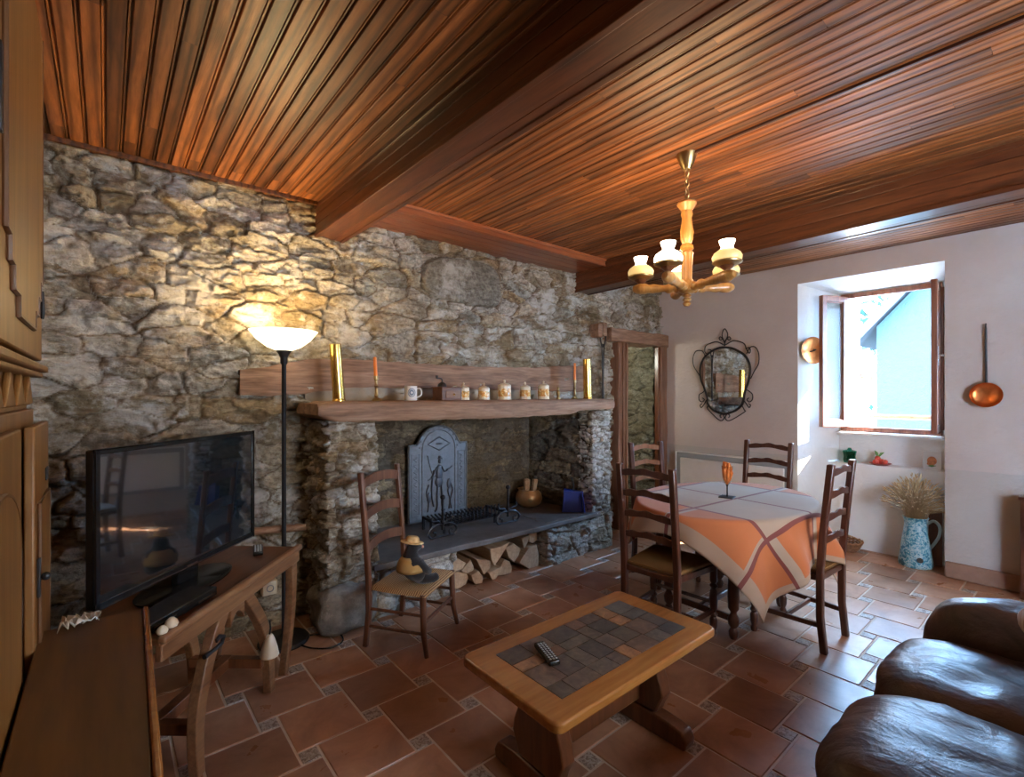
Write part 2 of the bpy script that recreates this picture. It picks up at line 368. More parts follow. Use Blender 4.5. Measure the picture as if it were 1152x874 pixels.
# tablecloth: cream with woven burgundy lines and orange squares in the border
t = NT('checked tablecloth'); 
uvn = t.n.new('ShaderNodeUVMap'); uvn.uv_map = 'cloth'
sx = t.n.new('ShaderNodeSeparateXYZ'); t.link(uvn.outputs[0], sx.inputs[0])
def band(src, pos, w):
    d = t.math('ABSOLUTE', t.math('SUBTRACT', src, pos)); return t.math('LESS_THAN', d, w)
U, V_ = sx.outputs['X'], sx.outputs['Y']
def many(src, ps, w):
    r_ = None
    for p in ps:
        b_ = band(src, p, w); r_ = b_ if r_ is None else t.math('MAXIMUM', r_, b_)
    return r_
U = t.math('SUBTRACT', U, .03); V_ = t.math('ADD', V_, .06)
lines = t.math('MAXIMUM', many(U, (-.47,0,.47), .012), many(V_, (-.47,0,.47), .012))
ou = t.math('GREATER_THAN', t.math('ABSOLUTE', U), .47); ov = t.math('GREATER_THAN', t.math('ABSOLUTE', V_), .47)
blu = many(U, (-.66,-.20,.26, .66), .20); blv = many(V_, (-.66,-.24, .22, .66), .20)
ws = t.noise(t.obj((1,1,1)), 5, 3)
oran = t.math('MAXIMUM', t.math('MULTIPLY', ou, blv), t.math('MULTIPLY', ov, blu))
edge = t.math('MAXIMUM', t.math('GREATER_THAN', t.math('ABSOLUTE', U), .73), t.math('GREATER_THAN', t.math('ABSOLUTE', V_), .69))
c = t.mix(t.noise(t.obj(), 3, 3), (.36,.25,.165), (.46,.33,.235))
c = t.mix(t.math('MULTIPLY', oran, .92), c, (.50,.130,.028))
c = t.mix(t.math('MULTIPLY', edge, .9), c, (.40,.28,.19))
c = t.mix(lines, c, (.19,.045,.035))
t.bump(t.noise(t.obj(), 260, 2), .2, .002)
M['cloth'] = t.set(col=c, rough=.85, sheen=.15)

# ------------------------------------------------------------------ stone surfaces
def vnoise(x, y, seed, freq):
    x = np.asarray(x)*freq; y = np.asarray(y)*freq
    xi = np.floor(x).astype(np.int64); yi = np.floor(y).astype(np.int64)
    xf = x - xi; yf = y - yi; xf = xf*xf*(3-2*xf); yf = yf*yf*(3-2*yf)
    def h(i, j):
        n = (i*374761393 + j*668265263 + seed*1274126177) & 0xffffffff
        n = ((n ^ (n >> 13)) * 1274126177) & 0xffffffff
        return ((n ^ (n >> 16)) & 0xffff) / 65535.0
    return (h(xi,yi)*(1-xf)*(1-yf) + h(xi+1,yi)*xf*(1-yf) + h(xi,yi+1)*(1-xf)*yf + h(xi+1,yi+1)*xf*yf)
def fbm(x, y, seed, freq, oct=4):
    s = 0; a = .5
    for k in range(oct):
        s = s + a*vnoise(x, y, seed+k*17, freq*2**k); a *= .5
    return s
def stone_field(U, V, seed, cw=.20, ch=.085, drop=.28, amp=.05, fixed=()):
    """U, V in metres -> height, stone id, mortar"""
    rng = np.random.RandomState(seed)
    u0, u1, v0, v1 = U.min()-.3, U.max()+.3, V.min()-.3, V.max()+.3
    seeds = []
    j = 0; y = v0
    while y < v1:
        hh = ch*(.6 + .9*rng.rand())
        x = u0 - rng.rand()*cw
        while x < u1:
            ww = cw*(.45 + 1.1*rng.rand())
            if rng.rand() > drop: seeds.append((x + ww*.5, y + hh*(.5 + .5*(rng.rand()-.5))))
            x += ww
        y += hh
    S = np.array(seeds)
    ax, ay = 1.0, 2.3
    uw = U + .16*(fbm(U, V, seed+3, 5)-.5) + .03*(fbm(U, V, seed+4, 22)-.5); vw = V + .085*(fbm(U, V, seed+9, 4)-.5) + .035*(fbm(U, V, seed+5, 13)-.5)
    sh = U.shape; P = np.stack([uw.ravel()*ax, vw.ravel()*ay], 1); Q = S*np.array([ax, ay])
    n = len(P); f1 = np.empty(n); f2 = np.empty(n); i1 = np.empty(n, int)
    for a in range(0, n, 6000):
        p = P[a:a+6000]
        d = ((p[:, None, :] - Q[None])**2)
        # rounded-box metric makes stones blocky
        d = np.sqrt(d.sum(2))*.6 + .4*np.sqrt(d).max(2)
        k = np.argpartition(d, 1, axis=1)[:, :2]
        dd = np.take_along_axis(d, k, 1); o = np.argsort(dd, 1)
        dd = np.take_along_axis(dd, o, 1); k = np.take_along_axis(k, o, 1)
        f1[a:a+6000] = dd[:, 0]; f2[a:a+6000] = dd[:, 1]; i1[a:a+6000] = k[:, 0]
    e = (f2 - f1)*.5
    rid = rng.rand(len(S)); tx = (rng.rand(len(S))-.5); ty = (rng.rand(len(S))-.5); top = .45 + .55*rng.rand(len(S))
    k = np.clip(e/(.010+.012*vnoise(U.ravel(), V.ravel(), seed+70, 9)), 0, 1); k = k*k*(3-2*k)
    # broken facets on each stone: a second, finer set of flat steps
    fr = rng.rand(4*len(S), 2)*np.array([(u1-u0)*ax, (v1-v0)*ay]) + np.array([u0*ax, v0*ay])
    j1 = np.empty(n, int)
    P2 = P + .05*np.stack([fbm(U.ravel(), V.ravel(), seed+81, 9)-.5, fbm(U.ravel(), V.ravel(), seed+82, 9)-.5], 1)
    for a in range(0, n, 3000):
        dq = ((P2[a:a+3000][:, None, :]-fr[None])**2).sum(2); j1[a:a+3000] = dq.argmin(1)
    fs_ = rng.rand(len(fr)); fgx = rng.rand(len(fr))-.5; fgy = rng.rand(len(fr))-.5
    dl = P2 - fr[j1]
    loc = P - Q[i1]
    h = top[i1] + tx[i1]*loc[:, 0]*6 + ty[i1]*loc[:, 1]*5
    uf, vf = U.ravel(), V.ravel()
    facet = (fs_[j1]-.5)*.75 + fgx[j1]*dl[:, 0]*7 + fgy[j1]*dl[:, 1]*7
    h = h + facet
    ridge = fbm(uf*.28 + rid[i1]*9, vf + .1*fbm(uf, vf, seed+2, 4) + rid[i1]*5 + uf*tx[i1]*.5, seed+20, 34, 3)
    h = h*(.22+.78*k)*amp + ((ridge-.45)*.030 + (fbm(uf, vf, seed+40, 40, 3)-.45)*.014)*(.25+.75*k) + (fbm(uf, vf, seed+50, 1.3, 2)-.45)*amp*.9
    mort = np.clip(1 - e/.008, 0, 1)
    sid = rid[i1]
    h = h.reshape(sh); mort = mort.reshape(sh); sid = sid.reshape(sh)
    for (cu, cv, ru, rv, hh, s_) in fixed:      # one big smooth stone
        ang = np.arctan2((V-cv)/rv, (U-cu)/ru)
        rr = ((np.abs((U-cu)/ru))**3.2 + (np.abs((V-cv)/rv))**3.2)**(1/3.2) + .05*np.sin(ang*3+1) + .05*(fbm(U, V, 5, 9)-.5)
        kk = np.clip((1-rr)/.10, 0, 1); kk = kk*kk*(3-2*kk)
        ins = rr < 1.0
        h = np.where(ins, (hh + .006*(fbm(U, V, 77, 30)-.5))*kk + h*0, h); 
        mort = np.where(ins, 1-np.clip((1-rr)/.04, 0, 1), mort); sid = np.where(ins, s_, sid)
    return h, sid, mort
def grid_mesh(name, X, Y, Z, sid, mort, mat, keep=None, parent=None, smooth=True):
    nv, nu = X.shape
    co = np.stack([X, Y, Z], 2).reshape(-1, 3)
    idx = np.arange(nv*nu).reshape(nv, nu)
    F = np.stack([idx[:-1,:-1], idx[:-1,1:], idx[1:,1:], idx[1:,:-1]], 2)
    if keep is not None:
        F = F[keep[:-1,:-1] & keep[:-1,1:] & keep[1:,1:] & keep[1:,:-1]]
    F = F.reshape(-1, 4)
    used = np.unique(F); rem = -np.ones(nv*nu, int); rem[used] = np.arange(len(used))
    co = co[used]; F = rem[F]
    me = bpy.data.meshes.new(name)
    me.vertices.add(len(co)); me.vertices.foreach_set('co', co.astype(np.float32).ravel())
    me.loops.add(F.size); me.loops.foreach_set('vertex_index', F.astype(np.int32).ravel())
    me.polygons.add(len(F)); me.polygons.foreach_set('loop_start', np.arange(0, F.size, 4, dtype=np.int32))
    me.polygons.foreach_set('use_smooth', np.ones(len(F), bool))
    for nm, arr in (('sid', sid), ('mortar', mort)):
        at = me.attributes.new(nm, 'FLOAT', 'POINT'); at.data.foreach_set('value', arr.reshape(-1)[used].astype(np.float32))
    me.update(); me.validate(); me.materials.append(mat)
    o = bpy.data.objects.new(name, me); COL.objects.link(o)
    if parent: o.parent = parent
    return o
def path_stone(name, path, z0, z1, mat, seed, res=.011, parent=None, cap=0.0, keepf=None, loc=(0,0,0), r_edge=.03, **k):
    """stone skin along a plan path (left-hand side of travel is solid), displaced outwards (right-hand side)"""
    pts = [np.array(p, float) for p in path]
    L = [0]
    for a, b in zip(pts, pts[1:]): L.append(L[-1] + np.linalg.norm(b-a))
    n = max(2, int(L[-1]/res)+1); m = max(2, int((z1-z0)/res)+1)
    us = np.linspace(0, L[-1], n); vs = np.linspace(z0, z1, m)
    px = np.interp(us, L, [p[0] for p in pts]); py = np.interp(us, L, [p[1] for p in pts])
    # outward normals, smoothed across corners
    seg = np.clip(np.searchsorted(L, us, side='right')-1, 0, len(pts)-2)
    nx = np.empty(n); ny = np.empty(n)
    for i in range(len(pts)-1):
        d = (pts[i+1]-pts[i]); d = d/np.linalg.norm(d); q = seg == i; nx[q] = d[1]; ny[q] = -d[0]
    w = max(1, int(r_edge/res)); ker = np.ones(2*w+1)/(2*w+1)
    nx = np.convolve(np.pad(nx, w, 'edge'), ker, 'valid'); ny = np.convolve(np.pad(ny, w, 'edge'), ker, 'valid')
    U, V = np.meshgrid(us, vs)
    h, sid, mo = stone_field(U, V, seed, **k)
    if cap:   # fold back at top and bottom
        f = np.minimum(np.clip((z1-V)/cap, 0, 1), 1); f = np.sqrt(1-(1-f)**2)
        h = h*f - (1-f)*cap*.8
    X = px[None]+nx[None]*h; Y = py[None]+ny[None]*h; Z = V + 0*h
    keep = keepf(U, V) if keepf else None
    return grid_mesh(name, X-loc[0], Y-loc[1], Z-loc[2], sid, mo, mat, keep, parent)
# ================================================================== THE ROOM
XR, YB, ZC = 5.12, 3.34, 2.70          # right wall, stone wall, ceiling
XL, YF = -0.75, -1.75                  # wall behind the armoire, wall behind the sofa
# ---- floor: 30 cm tiles and small insets, in a pinwheel
def floor():
    a, b, g = .30, .08, .0035
    big = MB(); small = MB()
    ox, oy = .970, 1.833
    for i in range(-40, 41):
        for j in range(-40, 41):
            x = ox + i*a - j*b; y = oy + i*b + j*a
            if XL-.3 < x < 5.45 and YF-.3 < y < 4.7:
                for mb, x0, y0, s_ in ((big, x, y, a), (small, x-b, y+a-b, b)):
                    x1, y1 = x0+s_-g, y0+s_-g; xx, yy = x0+g, y0+g; c = .004
                    dz = random.uniform(-.0008, .0008)
                    vs = [(xx,yy,-.005),(x1,yy,-.005),(x1,y1,-.005),(xx,y1,-.005),(xx+c,yy+c,dz),(x1-c,yy+c,dz),(x1-c,y1-c,dz),(xx+c,y1-c,dz)]
                    mb.add(vs, [(4,5,6,7),(0,1,5,4),(1,2,6,5),(2,3,7,6),(3,0,4,7)], random.random())
    f = struct(MB().box(XL-.4, 5.95, YF-.2, 4.75, -.12, -.0035).build('floor', M['grout'], smooth=0))
    big.build('tile_field', M['tile'], f, smooth=0, attr='rnd')['kind'] = 'structure'
    small.build('inset_tiles', M['tileinset'], f, smooth=0, attr='rnd')['kind'] = 'structure'
floor()
# ---- ceiling of beaded pine boards running towards the stone wall
def ceiling():
    mb = MB(); p = .068
    for k in range(int(XL/p)-2, int(5.95/p)+1):
        x = k*p; rng = random.Random(k*13+5)
        y = YF-.3 - rng.random()*1.5
        while y < 3.7:
            y2 = y + rng.uniform(1.3, 2.4); r_ = rng.random(); ye = min(y2, 3.7)
            z = ZC; c = .0035
            prof = [(x, z+.012), (x+.003, z+.001), (x+.005, z), (x+.053, z), (x+.0552, z+.011), (x+.058, z+.001), (x+.062, z+.001), (x+.0645, z+.012), (x+p, z+.012)]
            n = len(prof); vs = [(q[0], y+.0015, q[1]) for q in prof] + [(q[0], ye, q[1]) for q in prof]
            mb.add(vs, [(i, i+1, n+i+1, n+i) for i in range(n-1)], r_)
            y = y2
    c = struct(MB().box(XL-.3, 5.95, YF-.2, 3.9, ZC+.0135, ZC+.1).build('ceiling', M['beam'], smooth=0))
    mb.build('ceiling_boards', M['ceiling'], c, smooth=0, attr='rnd')['kind'] = 'structure'
ceiling()
# ---- beams (boxed in boards)
def beam(name, xa, xb, y0, y1, zb, wdt, skew=0.0):
    """left lower edge runs from (xa, y0) to (xb, y1)"""
    mb = MB(); rng = random.Random(name)
    L = y1-y0
    def seg(dx0, dx1, z0, z1):
        vs = []
        for z in (z0, z1):
            for y, x in ((y0, xa), (y1, xb)):
                vs += [(x+dx0, y, z), (x+dx1, y, z)]
        mb.add(vs, [(0,1,3,2),(4,6,7,5),(0,4,5,1),(2,3,7,6),(0,2,6,4),(1,5,7,3)], rng.random())
    h = (ZC + .002 - zb - .022)/3
    for i in range(3):
        seg(.016, wdt-.016, zb+.022+i*h+.002, zb+.022+(i+1)*h-.002)
    seg(.022, wdt-.022, zb+.02, ZC+.005)
    seg(0, .028, zb-.004, zb+.020); seg(wdt-.028, wdt, zb-.004, zb+.020)
    seg(.028, wdt*.62, zb, zb+.018); seg(wdt*.62+.002, wdt-.028, zb+.001, zb+.018)
    seg(.004, wdt-.004, ZC-.022, ZC+.004)
    return struct(mb.build(name, M['beam'], smooth=0, attr='rnd', bevel=.003))
beam('trim_1', 1.115, 1.055, YF, YB+.02, 2.49, .20)
beam('trim_2', 3.38, 3.588, YF, YB+.02, 2.465, .22)
mb = MB(); rr = random.Random(4)
for i in range(5): mb.box(1.26, 3.57, 2.915+i*.087, 2.999+i*.087, 2.648, 2.656, att=rr.random())
mb.box(1.26, 3.57, 2.90, 2.915, 2.640, ZC+.004, att=.6); mb.box(1.26, 3.57, 2.885, 2.90, ZC-.016, ZC+.004, att=.9); mb.box(1.26, 3.57, 2.893, 2.90, 2.636, 2.650, att=.2)
struct(mb.build('trim_3', M['soffit'], smooth=0, attr='rnd', bevel=.002))
struct(MB().box(XL, 1.06, 3.225, 3.248, 2.678, ZC+.004).build('trim_4', M['ceiling'], smooth=0, bevel=.003))
# ---- stone wall
def keep_wall(U, V):
    X = U + XL
    return ~(((X > 4.30) & (X < 4.99) & (V < 2.03)) | ((X > 1.25) & (X < 3.50) & (V < 1.34)))
wall = struct(path_stone('wall_back', [(XL, YB), (5.14, YB)], -.01, ZC+.02, M['stone'], 11, res=.0092, keepf=keep_wall, amp=.050, cw=.21, ch=.080, drop=.32,
        fixed=((2.27-XL, 2.37, .40, .19, .055, 1.0),)))
# ---- passage seen through the doorway, behind the stone wall
d1 = struct(bpy.data.objects.new('door_1', None)); COL.objects.link(d1)
path_stone('passage_wall', [(3.86, 4.10), (4.985, 4.10), (4.985, 3.30)], -.01, 2.4, M['stone_green'], 23, res=.012, amp=.045, cw=.24, ch=.11, parent=d1)['kind'] = 'structure'
MB().box(3.78, 3.86, 3.46, 4.3, -.05, 2.5).box(5.06, 5.12, 3.46, 4.3, -.05, 2.5).box(3.78, 5.12, 4.2, 4.3, -.05, 2.5).box(3.78, 5.12, 3.42, 4.3, 2.3, 2.4).build('passage_lining', M['plaster'], d1, smooth=0)['kind'] = 'structure'
def rough_box(mb, x0, x1, y0, y1, z0, z1, axis='x', n=14, amp=.006, seed=1):
    """hewn timber: a box whose faces wander a little along its length"""
    rng = random.Random(seed); secs = []
    lo, hi = {'x': (x0, x1), 'z': (z0, z1)}[axis]
    vs = []; fs = []
    for i in range(n+1):
        t_ = lo + (hi-lo)*i/n
        e = [rng.uniform(-amp, amp) for _ in range(8)]
        if axis == 'x': q = [(t_, y0+e[0], z0+e[1]), (t_, y1+e[2], z0+e[3]), (t_, y1+e[4], z1+e[5]), (t_, y0+e[6], z1+e[7])]
        else: q = [(x0+e[0], y0+e[1], t_), (x1+e[2], y0+e[3], t_), (x1+e[4], y1+e[5], t_), (x0+e[6], y1+e[7], t_)]
        vs += q
        if i:
            a = (i-1)*4
            fs += [(a+k, a+(k+1) % 4, a+4+(k+1) % 4, a+4+k) for k in range(4)]
    fs += [(3,2,1,0), tuple(n*4+k for k in range(4))]
    mb.add(vs, fs); return mb
rough_box(MB(), 4.04, 5.115, 3.20, 3.50, 2.005, 2.145, 'x', seed=3).build('door_lintel', M['oldoak'], d1, bevel=.01)
rough_box(MB(), 4.185, 4.355, 3.22, 3.50, 0, 2.005, 'z', seed=4, amp=.004).build('door_jamb', M['oldoakz'], d1, bevel=.008)
MB().box(4.24, 4.262, 3.205, 3.215, .02, 2.0).box(4.30, 4.315, 3.205, 3.22, .02, 2.0).build('door_moulding', M['oldoakz'], d1, bevel=.003)
rough_box(MB(), 4.985, 5.11, 3.22, 3.295, 0, 2.005, 'z', seed=5, amp=.004).build('door_jamb', M['oldoakz'], d1, bevel=.008)
MB().box(4.945, 4.985, 3.235, 3.285, .02, 1.995).build('door_edge', M['coffee_dark'], d1, bevel=.004)
MB().box(4.36, 4.50, 3.36, 3.39, .02, .80).box(4.36, 4.50, 3.345, 3.36, .74, .80).build('half_door', M['coffee_dark'], d1, bevel=.004)
# ---- right wall of plaster, with the window niche
NY0, NY1, NZ = .74, 1.81, 2.51
def plaster_panel(mb, y0, y1, z0, z1):
    n = max(1, int((y1-y0)/.06)); m = max(1, int((z1-z0)/.06)); vs = []
    for j in range(m+1):
        for i in range(n+1):
            y = y0+(y1-y0)*i/n; z = z0+(z1-z0)*j/m
            e = (mnoise.noise(Vector((y*2.2, z*2.2, 3)))*.012 + mnoise.noise(Vector((y*9, z*9, 8)))*.003)
            if 0 < i < n and 0 < j < m: vs.append((XR+e, y, z))
            else: vs.append((XR, y, z))
    mb.add(vs, [(j*(n+1)+i, j*(n+1)+i+1, (j+1)*(n+1)+i+1, (j+1)*(n+1)+i) for j in range(m) for i in range(n)])
mb = MB()
plaster_panel(mb, YF, NY0, 0, ZC+.01); plaster_panel(mb, NY1, YB+.12, 0, ZC+.01); plaster_panel(mb, NY0, NY1, NZ, ZC+.01)
mb.add([(5.14,YF,0),(5.14,NY0,0),(5.14,NY0,2.8),(5.14,YF,2.8)], [(0,1,2,3)])
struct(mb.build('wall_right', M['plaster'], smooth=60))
mb = MB().box(5.085, 5.125, YF, NY0-.003, 0, .125).build('baseboard_right', M['dado'], bevel=.012, seg=3); struct(mb)
# window_1: reveal, sill, frame, two open sashes
w1 = struct(bpy.data.objects.new('window_1', None)); COL.objects.link(w1)
XW = 5.52      # plane of the window frame
XO = 5.92      # outer face of the house wall
def quad(mb, *p): mb.add(p, [tuple(range(len(p)))])
WY0, WY1, WZ0, WZ1 = .83, 1.54, 1.10, 2.40
mb = MB()
# upper reveal (above the sill), splayed
quad(mb, (XR,NY1,.80),(XR,NY1,NZ),(XW,WY1+.04,WZ1+.02),(XW,WY1+.04,.80))
quad(mb, (XR,NY0,0),(XR,NY0,NZ),(XW,WY0-.04,WZ1+.02),(XW,WY0-.04,0))
quad(mb, (XR,NY0,NZ),(XR,NY1,NZ),(XW,WY1+.04,WZ1+.02),(XW,WY0-.04,WZ1+.02))
quad(mb, (XW,WY0-.04,.80),(XW,WY1+.04,.80),(XW,WY1+.04,WZ0),(XW,WY0-.04,WZ0))          # under the window
# lower part stands further into the room, with a ledge on top
xl = 5.41; yl = NY1 - (NY1-WY1-.04)*(xl-XR)/(XW-XR); yr = NY0 + (WY0-.04-NY0)*(xl-XR)/(XW-XR)
quad(mb, (XR,NY1,0),(XR,NY1,.80),(xl,yl,.80),(xl,yl,0))
quad(mb, (xl,yl,0),(xl,yl,.79),(xl,yr,.79),(xl,yr,0)); quad(mb, (xl,yl,.79),(XW,WY1+.04,.80),(XW,WY0-.04,.80),(xl,yr,.79))
# outer reveal
quad(mb, (XW,WY1,WZ0),(XO,WY1-.02,WZ0),(XO,WY1-.02,WZ1),(XW,WY1,WZ1)); quad(mb, (XW,WY0,WZ0),(XO,WY0-.06,WZ0),(XO,WY0-.06,WZ1),(XW,WY0,WZ1))
quad(mb, (XW,WY0,WZ1),(XW,WY1,WZ1),(XO,WY1-.02,WZ1+.06),(XO,WY0-.06,WZ1+.06)); quad(mb, (XW,WY0,WZ0),(XW,WY1,WZ0),(XO,WY1-.02,WZ0-.02),(XO,WY0-.06,WZ0-.02))
# strip between reveal and frame
quad(mb, (XW,WY1,WZ0),(XW,WY1+.04,WZ0),(XW,WY1+.04,WZ1+.02),(XW,WY1,WZ1+.02)); quad(mb, (XW,WY0-.04,WZ0),(XW,WY0,WZ0),(XW,WY0,WZ1+.02),(XW,WY0-.04,WZ1+.02))
quad(mb, (XW,WY0,WZ1),(XW,WY1,WZ1),(XW,WY1,WZ1+.02),(XW,WY0,WZ1+.02))
# outside face of the house wall and blockers so that no sky leaks in
mb.box(XO, XO+.02, WY1-.02, 4.8, -.3, 3.4).box(XO, XO+.02, -2.6, WY0-.06, -.3, 3.4).box(XO, XO+.02, WY0-.06, WY1-.02, WZ1+.06, 3.4).box(XO, XO+.02, WY0-.06, WY1-.02, -.3, WZ0-.02)
mb.build('reveal', M['lime'], w1, smooth=0)['kind'] = 'structure'
MB().box(XW-.10, XW+.02, WY0-.035, WY1+.035, WZ0-.045, WZ0-.012).build('sill', M['lime'], w1, bevel=.012, seg=3)
M['winwood'] = wood('window red wood', (.10,.03,.018), (.26,.09,.05), (.38,.15,.085), 'z', .35, coat=.2)
mb = MB()
mb.box(XW-.03, XW+.03, WY0-.02, WY1+.02, WZ0-.012, WZ0+.035).box(XW-.02, XW+.03, WY0-.02, WY1+.02, WZ1-.03, WZ1+.015)
mb.box(XW-.02, XW+.03, WY0-.03, WY0+.012, WZ0+.035, WZ1-.03).box(XW-.02, XW+.03, WY1-.012, WY1+.03, WZ0+.035, WZ1-.03)
mb.build('window_frame', M['winwood'], w1, bevel=.005)
MB().box(XO-.06, XO-.005, WY0-.05, WY1-.03, 1.205, 1.245).build('guard_rail', M['chairpale'], w1, bevel=.006)
def sash(hinge, free, z0, z1, hardware):
    h = Vector((*hinge, 0)); f_ = Vector((*free, 0)); d = (f_-h); L = d.length; d.normalize()
    mt = Matrix.Translation(Vector((h.x, h.y, 0))) @ Matrix.Rotation(math.atan2(d.y, d.x), 4, 'Z')
    s_ = MB(); w = .052; tk = .021
    s_.box(0, w, -tk, tk, z0, z1, mt).box(L-w, L, -tk, tk, z0, z1, mt).box(w, L-w, -tk, tk, z0, z0+w*1.15, mt).box(w, L-w, -tk, tk, z1-w, z1, mt)
    s_.box(w, L-w, -.007, .007, z0+w*1.15, z0+w*1.15+.012, mt).box(w, L-w, -.007, .007, z1-w-.012, z1-w, mt)
    o = s_.build('sash', M['winwood'], w1, bevel=.004)
    MB().box(w-.004, L-w+.004, -.003, .003, z0+w, z1-w+.004, mt).build('pane', M['pane'], o, smooth=0)
    if hardware:
        MB().box(L-.035, L-.015, tk, tk+.006, 1.68, 1.84, mt).build('lock_plate', M['silver'], o, bevel=.002)
        MB().tube([mt @ Vector((L-.025, tk, 1.76)), mt @ Vector((L-.025, tk+.05, 1.76)), mt @ Vector((L+.03, tk+.052, 1.755))], .008).build('handle', M['silver'], o)
    return o
sash((5.50, 1.515), (5.205, 1.640), 1.135, 2.385, False)
sash((5.50, .845), (5.165, .812), 1.125, 2.385, True)
# added, unseen window opening behind the camera, made to let in fill light
def wall_with_hole(name, mk, a0, a1, b0, b1, ha0, ha1, hb0, hb1, mat):
    mb = MB()
    for (p0, p1, q0, q1) in ((a0, ha0, b0, b1), (ha1, a1, b0, b1), (ha0, ha1, b0, hb0), (ha0, ha1, hb1, b1)):
        mk(mb, p0, p1, q0, q1)
    return struct(mb.build(name, mat, smooth=0))
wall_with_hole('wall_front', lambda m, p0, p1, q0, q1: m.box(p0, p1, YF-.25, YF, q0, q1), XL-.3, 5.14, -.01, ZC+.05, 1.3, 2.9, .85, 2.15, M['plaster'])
w2 = struct(bpy.data.objects.new('added_window', None)); COL.objects.link(w2)
mb = MB()
for x0, x1 in ((1.3, 1.36), (2.07, 2.13), (2.84, 2.90)): mb.box(x0, x1, YF-.18, YF-.12, .91, 2.09)
mb.box(1.3, 2.9, YF-.18, YF-.12, .85, .91).box(1.3, 2.9, YF-.18, YF-.12, 2.09, 2.15)
mb.build('window_frame', M['winwood'], w2, bevel=.004)
struct(MB().box(XL-.2, XL, YF-.2, YB+.2, -.01, ZC+.05).build('wall_left', M['plaster'], smooth=0))

# ================================================================== FIREPLACE
FY = 2.95
fp = thing('fireplace', 'wide open stone fireplace with a raised slate hearth and thick oak mantel beam', 'fireplace', (2.35, FY, 0))
FO = (2.35, FY, 0)
def L_(mb):   # world -> local of the fireplace
    mb.v = [(x-FO[0], y-FO[1], z-FO[2]) for x, y, z in mb.v]; return mb
kw = dict(parent=fp, loc=FO, res=.0085)
path_stone('pillar', [(1.03, 3.36), (1.03, FY), (1.33, FY), (1.33, 3.72)], -.005, 1.285, M['stone'], 31, cw=.16, ch=.055, amp=.04, drop=.2, **kw)
path_stone('pillar', [(3.44, 3.10), (3.44, FY), (3.69, FY), (3.69, 3.36)], .345, 1.29, M['stone_pale'], 37, cw=.11, ch=.042, amp=.035, drop=.15, **kw)
path_stone('hearth_base', [(1.31, FY+.015), (1.93, FY+.015), (1.93, 3.4)], -.005, .325, M['stone_pale'], 41, cw=.2, ch=.09, amp=.03, **kw)
path_stone('hearth_base', [(2.865, 3.4), (2.865, FY), (3.70, FY), (3.70, 3.40)], -.005, .365, M['stone_pale'], 43, cw=.18, ch=.09, amp=.035, drop=.35, **kw)
# recess: back wall and rendered right side
path_stone('firebox_wall', [(1.30, 3.72), (3.34, 3.72), (3.42, 3.08)], .33, 1.31, M['stone_dark'], 47, cw=.26, ch=.12, amp=.03, parent=fp, loc=FO, res=.011, r_edge=.12)
L_(MB().box(1.2, 3.72, 3.70, 3.85, -.01, 2.0).box(1.33, 3.44, 3.36, 3.80, 1.315, 1.36).box(1.2, 1.36, 3.3, 3.80, .3, 1.27).box(3.42, 3.66, 3.12, 3.80, .3, 1.27).box(3.44, 3.68, 2.97, 3.2, .30, 1.27)
   .box(1.05, 1.31, 2.99, 3.7, -.01, 1.27).box(1.31, 1.92, 2.97, 3.6, -.01, .32).box(2.89, 3.68, 2.97, 3.8, -.01, .34).box(1.9, 2.85, 3.62, 3.7, -.01, .33)
   .box(1.3, 3.5, 3.40, 3.46, 1.26, 1.9)).build('masonry_core', M['stone_dark'], fp, smooth=0)
# bulky boulder at the foot of the left pillar
def blob(name, c, r, mat, seed, parent=None, amp=.12, e=4.0, sub=28):
    vs = []; fs = []; n = sub
    for i in range(n+1):
        th = PI*i/n
        for k in range(2*n):
            a = PI*k/n; p = Vector((math.sin(th)*math.cos(a), math.sin(th)*math.sin(a), math.cos(th)))
            q = 1/((abs(p.x)**e+abs(p.y)**e+abs(p.z)**e)**(1/e))
            d = 1 + amp*mnoise.fractal(p*1.8+Vector((seed, 0, 0)), 1, 2, 4)
            vs.append((c[0]+p.x*q*r[0]*d, c[1]+p.y*q*r[1]*d, c[2]+p.z*q*r[2]*d))
    for i in range(n):
        for k in range(2*n):
            l = (k+1) % (2*n); fs.append((i*2*n+k, (i+1)*2*n+k, (i+1)*2*n+l, i*2*n+l))
    mb = MB().add(vs, fs)
    return mb if mat is None else mb.build(name, mat, parent)
L_(blob('', (1.15, 3.02, .135), (.19, .15, .15), None, 3.3)).build('footing_stone', M['boulder'], fp)
# slate hearth slab with a slightly bowed front
n = 24; fr = [(1.30+(3.52-1.30)*i/n, FY-.045+.02*math.sin(i*1.1)*.3-.012*math.sin(PI*i/n)) for i in range(n+1)]
poly = fr + [(3.50, 3.70), (1.30, 3.70)]
L_(MB().prism(poly, .322, .362, lambda a, b, t: (a, b, t))).build('hearth_slab', M['slate'], fp, bevel=.006)
